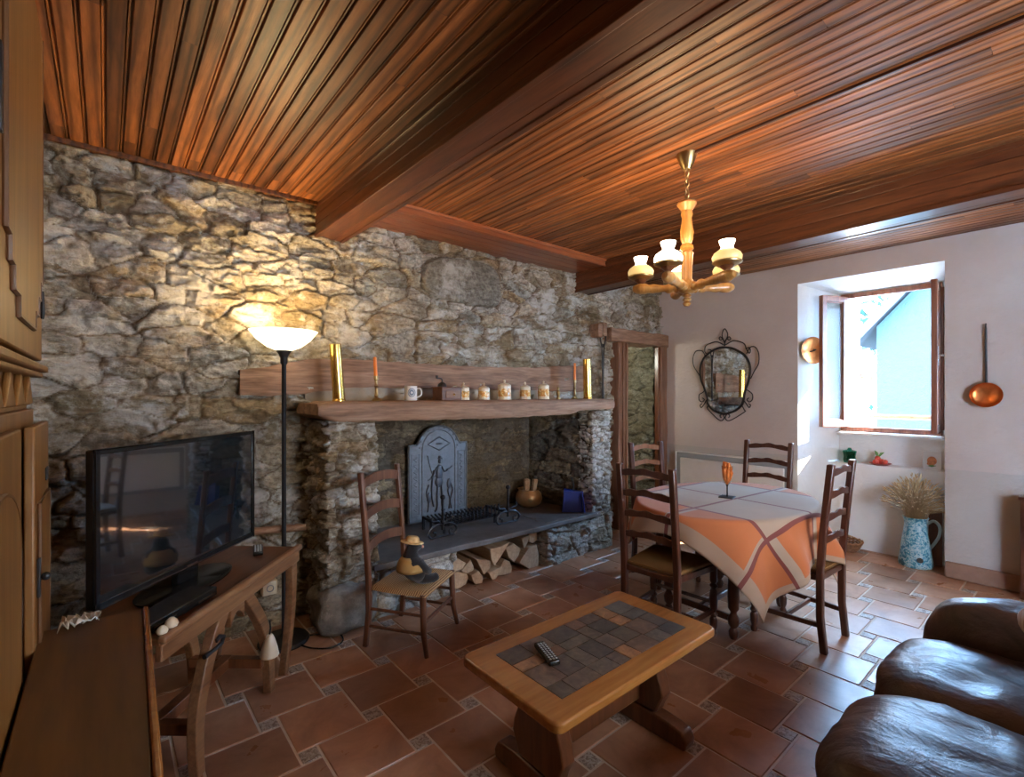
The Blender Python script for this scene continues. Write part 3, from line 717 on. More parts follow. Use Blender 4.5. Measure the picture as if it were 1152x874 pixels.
# mantel beam: hewn oak, thinner at the right end
def mantel():
    n = 56; vs = []; fs = []; rng = random.Random(9)
    x0, x1 = .955, 3.70
    for i in range(n+1):
        s_ = i/n; x = x0+(x1-x0)*s_
        zt = 1.4015+.001*math.sin(s_*9) + (-.012 if s_ < .02 else 0)
        zb = 1.270+.006*math.sin(s_*7+1)+.004*rng.uniform(-1,1)
        if s_ > .80: zb += .030*min(1, (s_-.80)/.03)
        if s_ < .045: zb += .05*(1-s_/.045)
        yf = 2.905+.008*math.sin(s_*11)+.003*rng.uniform(-1,1)
        q = [(yf+.012, zb), (3.38, zb), (3.38, zt), (yf+.02, zt), (yf, zt-.02), (yf-.004, (zt+zb)/2), (yf, zb+.015)]
        vs += [(x, a, b) for a, b in q]
        if i: a = (i-1)*7; fs += [(a+k, a+(k+1) % 7, a+7+(k+1) % 7, a+7+k) for k in range(7)]
    fs += [tuple(range(6, -1, -1)), tuple(n*7+k for k in range(7))]
    return MB().add(vs, fs)
L_(mantel()).build('mantel_beam', M['oldoak'], fp, smooth=50)
# relieving timber let into the wall above the mantel
top = [(.62,1.592),(.80,1.625),(.995,1.675),(1.34,1.69),(1.84,1.678),(2.37,1.675),(3.02,1.69),(3.39,1.72),(3.80,1.735)]
bot = [(.62,1.440),(.80,1.437),(.995,1.452),(1.34,1.497),(1.84,1.492),(2.37,1.487),(3.02,1.485),(3.39,1.47),(3.80,1.47)]
def interp(c, n):
    xs = np.linspace(c[0][0], c[-1][0], n); return list(zip(xs, np.interp(xs, [p[0] for p in c], [p[1] for p in c])))
mb = MB().strip(interp(top, 60), interp(bot, 60), .14, lambda a, b, t: (a, 3.262+t+.006*math.sin(a*13)+.03*(a-2.2)**2*.2, b+.004*math.sin(a*31)))
tag(mb.build('relieving_beam', M['oldoak'], smooth=50), 'long bowed old oak timber set into the stone wall above the mantel', 'beam')
# plastered gap between that timber and the mantel
n = 80; us = np.linspace(1.0, 3.72, n)
mb = MB(); vs = [(x, 3.285+.012*math.sin(x*8)+.01*random.random(), z) for z in (1.38, 1.42, 1.46, 1.51) for x in us]
mb.add(vs, [(j*n+i, j*n+i+1, (j+1)*n+i+1, (j+1)*n+i) for j in range(3) for i in range(n-1)])
L_(mb).build('mortar_band', plain('buff mortar', (.34,.28,.20), .9, bump=.6, scale=20), fp)
# ================================================================== FURNITURE
# ---- armoire on the left
AX = -.165
ar = thing('armoire', 'tall golden oak wall cupboard with arched lower doors, running up to the ceiling', 'cupboard', (-.45, 1.6, 0))
def A(mb): mb.v = [(x+.45, y-1.6, z) for x, y, z in mb.v]; return mb
A(MB().box(-.72, AX-.022, .35, 2.30, 0, 1.40)).build('lower_body', M['armoire'], ar, bevel=.004)
A(MB().box(-.72, AX-.025, .30, 2.315, 1.53, 2.69)).build('upper_body', M['armoire'], ar, bevel=.004)
A(MB().box(-.72, AX-.035, .32, 2.26, 1.40, 1.53)).build('frieze', M['armoire'], ar, bevel=.004)
mb = MB()
for k in range(6):
    y = 2.18-k*.20
    mb.prism([(y-.09, 1.415), (y+.09, 1.415), (y, 1.515)], AX-.036, AX-.020, lambda a, b, t: (t, a, b))
A(mb).build('frieze_carving', M['armoire'], ar, bevel=.006)
A(MB().box(-.72, AX+.012, .28, 2.34, 1.522, 1.545).box(-.72, AX, .29, 2.325, 1.505, 1.522)).build('moulding', M['armoire'], ar, bevel=.006)
def upper_door(y0, y1):
    d = A(MB().box(AX-.024, AX, y0, y1, 1.56, 2.66)).build('door', M['armoire'], ar, bevel=.005)
    # raised panel outlined by a stepped moulding
    s_ = .075
    path = [(y1-s_, 2.60), (y1-s_, 1.80), (y1-s_-.055, 1.80), (y1-s_-.055, 1.745), (y1-s_-.11, 1.745), (y1-s_-.11, 1.69), (y1-s_-.20, 1.69), (y1-s_-.20, 1.64),
            (y0+s_+.20, 1.64), (y0+s_+.20, 1.69), (y0+s_+.11, 1.69), (y0+s_+.11, 1.745), (y0+s_+.055, 1.745), (y0+s_+.055, 1.80), (y0+s_, 1.80), (y0+s_, 2.60)]
    A(MB().prism(path, AX-.001, AX+.008, lambda a, b, t: (t, a, b))).build('panel', M['armoire'], d, bevel=.005)
    A(MB().tube([(AX+.004, a, b) for a, b in path], .007, 6)).build('moulding', M['armoire_dark'], d)
    A(MB().box(AX, AX+.006, y0+.02, y0+.045, 1.98, 2.16)).build('escutcheon', M['blackmat'], d, bevel=.002)
    A(MB().tube([(AX+.003, y1-.03, 1.70), (AX+.006, y1-.035, 1.72), (AX+.003, y1-.03, 1.79)], .006, 6)).build('hinge', M['blackmat'], d)
upper_door(1.38, 2.27); upper_door(.45, 1.35)
def lower_door(y0, y1, x=AX, arch=True):
    d = A(MB().box(x-.022, x, y0, y1, .12, 1.36)).build('door', M['armoire'], ar, bevel=.005)
    s_ = .085; yc = (y0+y1)/2; r = (y1-y0)/2-s_
    pts = [(y1-s_, .22), (y1-s_, 1.08)] + [(yc+r*math.cos(a), 1.08+.16*math.sin(a)) for a in [PI*k/14 for k in range(1, 14)]] + [(y0+s_, 1.08), (y0+s_, .22)] if arch else [(y1-.06, .22), (y1-.06, 1.14), (y0+.06, 1.14), (y0+.06, .22)]
    A(MB().prism(pts, x-.001, x+.008, lambda a, b, t: (t, a, b))).build('panel', M['armoire'], d, bevel=.006)
    A(MB().tube([(x+.004, a, b) for a, b in pts+[pts[0]]], .006, 6)).build('moulding', M['armoire_dark'], d)
    return d
d = lower_door(1.05, 1.76)
A(MB().box(AX, AX+.007, 1.70, 1.725, .86, 1.06)).build('lock_plate', M['blackmat'], d, bevel=.002)
lower_door(.38, 1.03)
d = lower_door(1.84, 2.25, AX+.018, False)
A(MB().box(AX+.018, AX+.026, 1.885, 1.91, .88, .99).ball((AX+.036, 1.897, .935), .012, 8)).build('latch', M['blackmat'], d, bevel=.002)
A(MB().box(AX+.018, AX+.023, 2.13, 2.18, 1.175, 1.215)).build('hinge', M['blackmat'], d, bevel=.002)

# ---- low chest whose top fills the lower left corner
ch = thing('low_cabinet', 'brown waxed wooden cabinet with a plain flat top beside the oak cupboard', 'cabinet', (-.01, 1.2, 0))
mb = MB().prism([(-.128,-.9),(.055,-.9),(.100,.775),(-.128,.775)], 0, .725, lambda a, b, t: (a, b, t)); mb.build('body', M['chest'], ch, bevel=.006)
MB().prism([(-.140,-.93),(.052,-.93),(.102,.785),(-.140,.785)], .725, .750, lambda a, b, t: (a, b, t)).build('top', M['chest'], ch, bevel=.004)
MB().prism([(.052,-.93),(.068,-.93),(.118,.785),(.102,.785)], .718, .756, lambda a, b, t: (a, b, t)).build('edge_moulding', M['coffee'], ch, bevel=.005)

# ---- television bench with arched legs, set across the corner
BA = math.atan2(.75, .66)
bn = thing('console_bench', 'long oak bench with arched trestle legs standing across the corner under the television', 'bench', (.14, 2.008, 0), BA)
BL, BD = 1.005, .42       # local: x along the front edge, y to the back
MB().box(0, BL, 0, BD, .600, .622).build('bench_top', M['benchtop'], bn, bevel=.004)
MB().box(-.002, BL+.004, -.022, .012, .606, .634).build('edge_moulding', M['bench'], bn, bevel=.010, seg=3)
MB().box(0, BL, -.006, .018, .545, .604).box(BL-.02, BL, .02, BD, .545, .604).build('apron', M['bench'], bn, bevel=.005)
def curved_leg(xt, xb, y, zt=.60, bow=.08, w=.052, th=.04):
    n = 14; L1 = []; L2 = []
    for i in range(n+1):
        s_ = i/n; z = zt*(1-s_); x = xt+(xb-xt)*s_ + bow*math.sin(PI*s_)
        wd = w*(1.25-.55*s_); L1.append((x-wd/2, z)); L2.append((x+wd/2, z))
    return MB().strip(L1, L2, th, lambda a, b, t: (a, y+t, b))
for y in (.0, BD-.05):
    curved_leg(.39, .215, y, bow=-.075, w=.058).build('leg', M['bench'], bn, bevel=.004)
    curved_leg(.49, .735, y, bow=.080, w=.058).build('leg', M['bench'], bn, bevel=.004)
    curved_leg(.965, .875, y, bow=.03, w=.045).build('leg', M['bench'], bn, bevel=.004)
MB().strip([(.40+.10*i/8, .60) for i in range(9)], [(.40+.10*i/8, .47+.05*math.sin(PI*i/8)) for i in range(9)], .035, lambda a, b, t: (a, t+.002, b)).build('arch_block', M['bench'], bn, bevel=.003)
MB().bar((.25, .21, .16), (.72, .21, .16), .05, .05).bar((.245, .03, .16), (.245, .38, .16), .04, .045).bar((.70, .03, .16), (.70, .38, .16), .04, .045).build('stretcher', M['coffee_dark'], bn, bevel=.004)
# ---- television
TVA = math.atan2(.632, .622)
tv = thing('television', 'large flat black television on a swivel foot, reflecting the room', 'television', (.282, 2.516, .623), TVA)
W, z0, z1 = .890, .078, .632
MB().box(-W/2, W/2, 0, .035, z0, z1).build('casing', M['black'], tv, bevel=.006)
MB().box(-W/2+.2, W/2-.2, .03, .075, z0+.06, z1-.12).build('rear_housing', M['black'], tv, bevel=.015)
mb = MB(); b_ = .017
mb.box(-W/2, W/2, -.008, .002, z1-b_, z1).box(-W/2, -W/2+b_, -.008, .002, z0, z1).box(W/2-b_, W/2, -.008, .002, z0, z1).box(-W/2, W/2, -.008, .002, z0, z0+b_+.008)
mb.build('bezel', M['black'], tv, bevel=.003)
MB().box(-W/2+.01, W/2-.01, -.0105, -.0075, z0+.002, z0+.006).box(-.03, .03, -.012, -.007, z0+.004, z0+.012).build('trim_strip', M['silver'], tv)
MB().box(-W/2+b_, W/2-b_, -.0035, -.002, z0+b_+.008, z1-b_).build('screen', M['screen'], tv, smooth=0)
MB().box(-.06, .06, .005, .04, .015, z0+.03).build('neck', M['black'], tv, bevel=.006)
mb = MB(); mb.lathe([(.0, .0), (.98, 0), (1, .008), (.95, .014), (0, .018)], 40); mb.v = [(x*.24, y*.125+.015, z) for x, y, z in mb.v]
mb.build('foot', M['black'], tv)
# set-top box in front of the foot, remote on the bench
bx = thing('media_player', 'slim black media player box lying in front of the television foot', 'media player', (.200, 2.210, .624), TVA)
MB().box(-.17, .17, -.045, .07, .004, .038).build('case', M['black'], bx, bevel=.004)
MB().box(-.15, -.05, -.0475, -.045, .018, .022).build('disc_tray', M['silver'], bx)
MB().box(.06, .155, -.0475, -.045, .012, .020).build('display_strip', M['silver'], bx)
def remote(name, label, loc, rz, L=.155, w=.044, group=None):
    r_ = thing(name, label, 'remote control', loc, rz)
    MB().box(-w/2, w/2, -L/2, L/2, 0, .020).build('case', M['black'], r_, bevel=.006, seg=3)
    k = MB()
    for i in range(9):
        for j in range(3):
            k.box(-w*.36+j*w*.27, -w*.36+j*w*.27+w*.18, -L*.43+i*L*.094, -L*.43+i*L*.094+L*.055, .020, .0225)
    k.build('buttons', M['grey'], r_, bevel=.001); r_.children[1]['kind'] = 'stuff'
    return r_
# ---- torchiere
fl = thing('floor_lamp', 'tall black uplighter floor lamp with a lit white glass bowl, behind the bench', 'lamp', (.800, 3.03, 0))
MB().lathe([(0, 0), (.135, 0), (.14, .01), (.13, .022), (.03, .034), (.014, .05), (0, .05)], 40).build('base', M['blackmat'], fl)
MB().lathe([(0, .04), (.0125, .04), (.0125, 1.62), (.02, 1.63), (.02, 1.66), (.028, 1.68), (.042, 1.70), (.042, 1.705), (0, 1.705)], 20).build('pole', M['blackmat'], fl)
mb = MB(); mb.lathe([(.035, 1.70), (.09, 1.722), (.145, 1.765), (.178, 1.808), (.186, 1.816), (.178, 1.816), (.140, 1.770), (.085, 1.728), (.02, 1.708)], 40)
mb.build('bowl_shade', M['torch'], fl)
cd = MB().tube(smooth_line([(.90,3.0,.008),(1.00,2.965,.008),(1.075,2.90,.008),(1.06,2.80,.008),(.98,2.77,.008),(.90,2.83,.008),(.86,2.90,.010)], 6), .0045, 6)
tag(cd.build('power_cord', M['black']), 'thin black electric cord looped on the tiles beside the lamp base', 'cord')
# wooden pole lying behind the bench
mb = MB().tube([(.56,3.13,.655),(.70,3.10,.652),(.84,3.06,.650),(.92,3.02,.652)], [.022,.021,.024,.02], 12)
tag(mb.build('wooden_pole', M['oldoak'], smooth=60), 'short dark round wooden pole lying level between bench and stone pillar', 'pole')
so = thing('wall_socket', 'square cream electric socket low on the stone wall behind the bench', 'socket', (.775, 3.245, .255))
MB().box(-.042, .042, -.012, .05, -.042, .042).build('plate', M['cream'], so, bevel=.005)
MB().lathe([(0, 0), (.021, 0), (.021, .006), (.018, .006), (.016, 0), (0, -.002)], 20, Matrix.Translation((0, -.011, 0)) @ Matrix.Rotation(PI/2, 4, 'X')).build('outlet', M['grey'], so)
# cream bell hanging at the arched leg, shells on the bench, cable tail
bl = thing('cow_bell', 'small cream cone-shaped bell hanging by the arched leg under the bench', 'bell', (.600, 2.515, .20), 0)
MB().lathe([(.040, 0), (.042, .004), (.035, .04), (.023, .08), (.014, .10), (0, .104), (.010, .095), (.018, .075), (.031, .04), (.037, .006)], 20).build('body', M['cream'], bl)
MB().tube([(0,0,.10),(.004,0,.13),(.0,0,.17)], .004, 6).build('loop', M['blackmat'], bl)
hk = MB().tube([(a-.065,b-.02,c+.215) for a, b, c in ((.355,2.20,.225),(.40,2.25,.225),(.425,2.275,.230),(.432,2.28,.25),(.415,2.262,.262),(.40,2.246,.255))], .009, 8)
tag(hk.build('iron_hook', M['blackmat']), 'small black curled iron hook on the nearer arched leg of the bench', 'hook')
for i, (x, y, s_) in enumerate(((.177, 2.066, .022), (.148, 2.028, .018))):
    mb = MB(); mb.lathe([(0, 0), (.8, .05), (1, .5), (.75, 1.1), (.35, 1.5), (0, 1.62)], 14); mb.v = [(a*s_, b*s_*.8, c*s_) for a, b, c in mb.v]
    tag(mb.build('seashell', M['cream'], loc=(x, y, .634)), ['larger cream seashell on the near end of the bench', 'smaller cream seashell on the bench edge, half behind the cabinet top'][i], 'shell')
mb = MB(); rng = random.Random(3)
n = 9; vs = [(-.105+.15*i/n*.6+rng.uniform(-.006,.006), 1.93+.06*j/4+rng.uniform(-.006,.006), .752+.028*abs(math.sin(i*1.7+j*1.1))) for j in range(5) for i in range(n+1)]
mb.add(vs, [(j*(n+1)+i, j*(n+1)+i+1, (j+1)*(n+1)+i+1, (j+1)*(n+1)+i) for j in range(4) for i in range(n)])
tag(mb.build('crumpled_paper', M['white'], smooth=20, solid=.002), 'crumpled white paper at the far end of the cabinet top', 'paper')

# ---- coffee table
ct = thing('coffee_table', 'low honey oak coffee table with a top inlaid with slate tiles', 'coffee table', (1.525, 1.287, 0))
a, b = .485, .262; fw_ = .085
mb = MB().box(-a, a, -b, -b+fw_, .413, .45).box(-a, a, b-fw_, b, .413, .45).box(-a, -a+fw_+.03, -b+fw_, b-fw_, .413, .45).box(a-fw_-.03, a, -b+fw_, b-fw_, .413, .45)
def rounded(a, b, r, n=6):
    p = []
    for cx, cy, s0 in ((a-r, b-r, 0), (-a+r, b-r, 1), (-a+r, -b+r, 2), (a-r, -b+r, 3)):
        for k in range(n+1):
            t_ = PI/2*(s0+k/n); p.append((cx+r*math.cos(t_), cy+r*math.sin(t_)))
    return p
out = rounded(a, b, .035); ia, ib = a-fw_-.02, b-fw_
inn = [(max(-ia, min(ia, x*3)), max(-ib, min(ib, y*3))) for x, y in out]
mb = MB(); n = len(out); z0_, z1_ = .413, .45
vs = [(x, y, z1_) for x, y in out] + [(x, y, z1_) for x, y in inn] + [(x, y, z0_) for x, y in out]
fs = [(i, (i+1) % n, n+(i+1) % n, n+i) for i in range(n)] + [((i+1) % n, i, 2*n+i, 2*n+(i+1) % n) for i in range(n)] + [tuple(range(3*n-1, 2*n-1, -1))]
mb.add(vs, fs); mb.build('top_frame', M['coffee'], ct, bevel=.009, seg=3)
mb = MB(); rng = random.Random(12)
def split(x0, x1, y0, y1, d=0):
    w, h = x1-x0, y1-y0
    if d > 4 or (w < .16 and h < .13): 
        g = .0018; mb.box(x0+g, x1-g, y0+g, y1-g, .43, .4512+rng.uniform(-.0006, .0006), att=rng.random()); return
    if w/1.2 > h: m_ = x0+w*rng.uniform(.35, .65); split(x0, m_, y0, y1, d+1); split(m_, x1, y0, y1, d+1)
    else: m_ = y0+h*rng.uniform(.35, .65); split(x0, x1, y0, m_, d+1); split(x0, x1, m_, y1, d+1)
split(-ia, ia, -ib, ib); mb.box(-ia, ia, -ib, ib, .42, .4475, att=.02)
mb.build('slate_inlay', M['slatetile'], ct, smooth=0, attr='rnd')
MB().box(-.40, .40, -.19, .19, .375, .413).build('apron', M['coffee_dark'], ct, bevel=.006)
def pedestal(x):
    right = [(.20, .385), (.19, .36), (.12, .33), (.10, .28), (.125, .22), (.135, .17), (.11, .12), (.10, .09)]
    poly = [(-p, q) for p, q in right] + [(p, q) for p, q in reversed(right)]
    MB().prism(poly, x-.032, x+.032, lambda a_, b_, t_: (t_, a_, b_)).build('pedestal', M['coffee_dark'], ct, bevel=.008, seg=3)
    ft = [(-.235, .0), (.235, .0), (.245, .035), (.225, .07), (.19, .078), (.12, .085), (-.12, .085), (-.19, .078), (-.225, .07), (-.245, .035)]
    MB().prism(ft, x-.036, x+.036, lambda a_, b_, t_: (t_, a_, b_)).build('foot', M['coffee_dark'], ct, bevel=.008, seg=3)
pedestal(-.30); pedestal(.30)
MB().box(-.28, .28, -.02, .02, .115, .185).build('stretcher', M['coffee_dark'], ct, bevel=.005)
c_ = remote('remote_control', 'black remote control lying on the slate top of the coffee table', (1.287, 1.328, .4525), R(-20), .15, .045)
remote('remote_control', 'black remote control lying on the far end of the bench by the television', (.611, 2.795, .6235), R(-12), .15, .046)

# ---- ladder-back dining chairs
def serp(w, n=18): return [(-w/2+w*i/n) for i in range(n+1)]
def ladder_chair(label, loc, rz, sw=.43, bw=.36, dp=.37, sh=.45, H=1.04, nsl=4, turned=True, wood_='chair', seat_='rush2', slat_wood=None, arch=.018, pw=.036, group='ladder-back chairs around the dining table', name='dining_chair'):
    """local: faces +x ; back posts at x=0"""
    c = thing(name, label, 'chair', loc, rz, group)
    m_ = M[wood_]; lean = .055
    def rx(z): return 0 if z < sh else -lean*((z-sh)/(H-sh))**1.2
    for s_ in (-1, 1):
        pts = []; mb = MB()
        zs = [0, .2, sh, sh+.15, sh+.3, H]
        rows = []
        for z in zs:
            x = rx(z) - (.02*(1-z/.2) if z < .2 else 0)
            rows += [(x-pw/2, s_*bw/2-pw/2, z), (x+pw/2, s_*bw/2-pw/2, z), (x+pw/2, s_*bw/2+pw/2, z), (x-pw/2, s_*bw/2+pw/2, z)]
        fs = [(3,2,1,0), tuple(4*(len(zs)-1)+k for k in range(4))]
        for i in range(len(zs)-1): fs += [(4*i+k, 4*i+(k+1) % 4, 4*i+4+(k+1) % 4, 4*i+4+k) for k in range(4)]
        mb.add(rows, fs).build('back_post', m_, c, bevel=.006)
        fx, fy = dp, s_*sw/2*.96
        if turned:
            prof = [(.016,0),(.02,.02),(.014,.035),(.022,.06),(.023,.10),(.015,.115),(.024,.13),(.015,.145),(.022,.17),(.025,.22),(.021,.27),(.014,.285),(.024,.30),(.014,.315),(.022,.33),(.022,sh-.02)]
            MB().lathe([(0,0)]+prof+[(0,sh-.02)], 14, Matrix.Translation((fx-.02, fy*.95, 0))).build('front_leg', m_, c)
        else:
            MB().tube([(fx-.01+.022, fy*1.03, 0), (fx-.012, fy*.98, .12), (fx-.02, fy*.95, sh-.01)], [.013, .017, .019], 10).build('front_leg', m_, c)
    # slats
    sp = (H-sh-.10)/nsl
    for k in range(nsl):
        zc = sh+.10+sp*(k+.62); w = bw-pw; hh = .030 if turned else .034; x = rx(zc); T = []; B = []
        for y in serp(w):
            u = y/(w/2); wave = math.cos(u*PI)
            if turned: T.append((y, zc+hh*(.55+.45*(math.cos(u*PI*1.0)*.5+.5)) + .004*math.cos(u*3*PI))); B.append((y, zc-hh*.75+arch*(.5*math.cos(u*PI)+.5) *.9))
            else: T.append((y, zc+hh*.8+.022*(1-u*u))); B.append((y, zc-hh*.9+.022*(1-u*u)))
        MB().strip(T, B, .012, lambda a_, b_, t_: (x-.006+t_-.016*(1-(a_/(w/2))**2)*.9, a_, b_)).build('slat', M[slat_wood or wood_], c, bevel=.003)
    # seat
    tr = [(-.005, -bw/2+.005), (dp, -sw/2), (dp+.012, -sw/2+.02), (dp+.012, sw/2-.02), (dp, sw/2), (-.005, bw/2-.005)]
    if turned:
        MB().prism(tr, sh-.055, sh-.018, lambda a_, b_, t_: (a_, b_, t_)).build('seat_rail', m_, c, bevel=.005)
        mb = MB(); st = [(x*.985+.004, y*.97) for x, y in tr]
        mb.prism(st, sh-.018, sh+.004, lambda a_, b_, t_: (a_, b_, t_)).build('seat', M[seat_], c, bevel=.009, seg=3)
    else:
        mb = MB(); n = 12
        vs = []; 
        for sgn in (1, -1):
            for i in range(n+1):
                for j in range(n+1):
                    u = i/n; v_ = j/n*2-1; wd = (bw+(sw-bw)*u)/2+.008*math.sin(PI*u)
                    e = min(1, 6*min(u, 1-u, (1-abs(v_))/1.2)); e = math.sqrt(max(0, 1-(1-e)**2))
                    d_ = .018*e - (.010*math.sin(PI*u)*(1-v_*v_) if sgn > 0 else 0)
                    vs.append((-.012+(dp+.02)*u, v_*wd, sh-.016+sgn*d_))
        N = (n+1)*(n+1)
        for o_ in (0, N):
            for i in range(n):
                for j in range(n): mb_f = (o_+i*(n+1)+j, o_+i*(n+1)+j+1, o_+(i+1)*(n+1)+j+1, o_+(i+1)*(n+1)+j); mb.f.append(mb_f if o_ else mb_f[::-1]); mb.a.append(0)
        mb.v = vs; mb.build('seat', M[seat_], c, smooth=70)
    # stretchers
    r_ = .011
    MB().tube([(dp-.02, -sw/2*.9, .20 if turned else .17), (dp-.02, sw/2*.9, .20 if turned else .17)], r_, 8).build('stretcher', m_, c)
    for s_ in (-1, 1):
        for z in ((.15,) if turned else (.12, .22)):
            if turned: MB().bar((0, s_*bw/2, z), (dp-.02, s_*sw/2*.91, z), .018, .028).build('stretcher', m_, c, bevel=.004)
            else: MB().tube([(0, s_*bw/2, z), (dp-.01, s_*sw/2*.94, z)], .009, 8).build('stretcher', m_, c)
    if turned: MB().bar((dp*.48, -bw/2*.98, .15), (dp*.48, bw/2*.98, .15), .018, .026).build('stretcher', m_, c, bevel=.004)
    return c
ladder_chair('dark ladder-back chair at the near left of the dining table, its back to the fireplace', (2.405, 1.63, 0), R(3), sw=.44, bw=.34, dp=.40)
ladder_chair('dark ladder-back chair nearest the sofa, at the near right of the dining table', (3.235, .965, 0), R(88), sw=.44, bw=.33, dp=.37, H=1.06, seat_='rush2')
ladder_chair('dark ladder-back chair at the far end of the dining table against the plaster wall', (4.235, 1.745, 0), R(178), sw=.43, bw=.36, dp=.37, H=1.05)
ladder_chair('paler ladder-back chair behind the dining table in front of the doorway', (3.43, 2.325, 0), R(-107), sw=.42, bw=.30, dp=.36, H=1.05, slat_wood='chairpale')  # paler slat wood paints in the light falling on the chair back
# the low chair by the hearth
fc = ladder_chair('low nursing chair with a pale rush seat in front of the stone fireplace', (1.325, 2.765, 0), math.atan2(-.31, .20), sw=.42, bw=.40, dp=.36, sh=.345, H=.995, nsl=3, turned=False, wood_='walnut', seat_='rush', pw=.030, group=None, name='nursing_chair')

# ---- dining table, cloth and goblet
TX, TY = 3.19, 1.57
dt = thing('dining_table', 'oval wooden dining table with turned legs, mostly hidden by its checked cloth', 'table', (TX, TY, 0))
mb = MB(); mb.lathe([(0, .715), (.96, .715), (1, .725), (1, .735), (.97, .744), (0, .744)], 56); mb.v = [(x*.665, y*.495, z) for x, y, z in mb.v]
mb.build('tabletop', M['chair'], dt)
MB().box(-.36, .36, -.24, -.21, .62, .715).box(-.36, .36, .21, .24, .62, .715).box(-.36, -.33, -.24, .24, .62, .715).box(.33, .36, -.24, .24, .62, .715).build('apron', M['chair'], dt, bevel=.004)
for sx in (-1, 1):
    for sy in (-1, 1):
        MB().lathe([(0,0),(.018,0),(.026,.02),(.028,.045),(.017,.065),(.03,.085),(.034,.12),(.018,.15),(.018,.16),(.031,.18),(.034,.25),(.03,.36),(.02,.43),(.033,.45),(.02,.47),(.034,.50),(.034,.715),(0,.715)], 18, Matrix.Translation((sx*.34, sy*.215, 0))).build('leg', M['chair'], dt)
MB().box(-.34, .34, -.012, .012, .10, .135).box(-.352, -.328, -.215, .215, .10, .135).box(.328, .352, -.215, .215, .10, .135).build('stretcher', M['chair'], dt, bevel=.004)
def cloth():
    n = 120; S = .80; rot = R(-5); A_, B_ = .672, .502; ZT = .752
    vs = []; uv = []
    for j in range(n+1):
        for i in range(n+1):
            u = -S+2*S*i/n; v_ = -S*.98+2*S*.98*j/n
            x = u*math.cos(rot)-v_*math.sin(rot); y = u*math.sin(rot)+v_*math.cos(rot)
            # elliptic distance to table rim, measured along the ray
            th = math.atan2(y, x); rr_ = math.hypot(x, y); rim = 1/math.sqrt((math.cos(th)/A_)**2+(math.sin(th)/B_)**2)
            if rr_ <= rim: px, py, pz = x, y, ZT
            else:
                over = rr_-rim; r0 = .022
                nx_, ny_ = math.cos(th)/A_**2, math.sin(th)/B_**2; q = math.hypot(nx_, ny_); nx_, ny_ = nx_/q, ny_/q
                cx, cy = rim*math.cos(th), rim*math.sin(th)
                arc = r0*PI/2
                if over < arc: a_ = over/r0; dx, dz = r0*math.sin(a_), r0*(1-math.cos(a_))
                else:
                    dx, dz = r0, r0+(over-arc)
                    k = min(1, (over-arc)/.22)
                    fold = math.sin(th*9+.8)*.036 + math.sin(th*15+2.2)*.020 + math.sin(th*5+.4)*.018
                    dx += k*(fold+.040) + (over-arc)*.10
                px, py, pz = cx+nx_*dx, cy+ny_*dx, ZT-dz
            vs.append((px, py, pz + .0012*mnoise.noise(Vector((px*7, py*7, 1))))); uv.append((u, v_))
    mb = MB().add(vs, [(j*(n+1)+i, j*(n+1)+i+1, (j+1)*(n+1)+i+1, (j+1)*(n+1)+i) for j in range(n) for i in range(n)])
    me = bpy.data.meshes.new('tablecloth'); me.from_pydata(mb.v, [], mb.f)
    l = me.uv_layers.new(name='cloth'); idx = [0]*len(me.loops); me.loops.foreach_get('vertex_index', idx)
    l.data.foreach_set('uv', [c for k in idx for c in uv[k]])
    me.polygons.foreach_set('use_smooth', [True]*len(me.polygons)); me.materials.append(M['cloth'])
    o = bpy.data.objects.new('tablecloth', me); COL.objects.link(o); o.location = (TX, TY, 0)
    s_ = o.modifiers.new('solid', 'SOLIDIFY'); s_.thickness = .003; s_.offset = 1
    return tag(o, 'cream checked tablecloth with burgundy lines and orange border squares draped over the dining table', 'tablecloth')
cloth()
gb = thing('dessert_glass', 'tall stemmed glass holding a folded orange napkin on the dining table', 'glass', (3.195, 1.562, .756), R(12))
MB().box(-.045, .045, -.045, .045, 0, .006).build('foot', M['blackmat'], gb, bevel=.002)
MB().lathe([(0,.005),(.006,.006),(.0045,.02),(.0045,.075),(.010,.085),(0,.088)], 12).build('stem', M['blackmat'], gb)
MB().lathe([(.008,.082),(.022,.10),(.030,.14),(.036,.21),(.0345,.21),(.028,.14),(.02,.103),(.006,.086)], 22).build('bowl', M['clearglass'], gb)
mb = MB(); rng = random.Random(5)
for k in range(7):
    a_ = 2*PI*k/7; r1 = rng.uniform(.018, .033)
    mb.tube([(0,0,.088), (math.cos(a_)*.016, math.sin(a_)*.016, .125), (math.cos(a_)*r1, math.sin(a_)*r1, .165+rng.uniform(0,.03)), (math.cos(a_+.5)*r1*.7, math.sin(a_+.5)*r1*.7, .21+rng.uniform(-.01,.03))], [.004,.011,.014,.006], 7)
mb.build('napkin', plain('orange napkin', (.75,.22,.04), .7, var=.35, scale=40), gb)
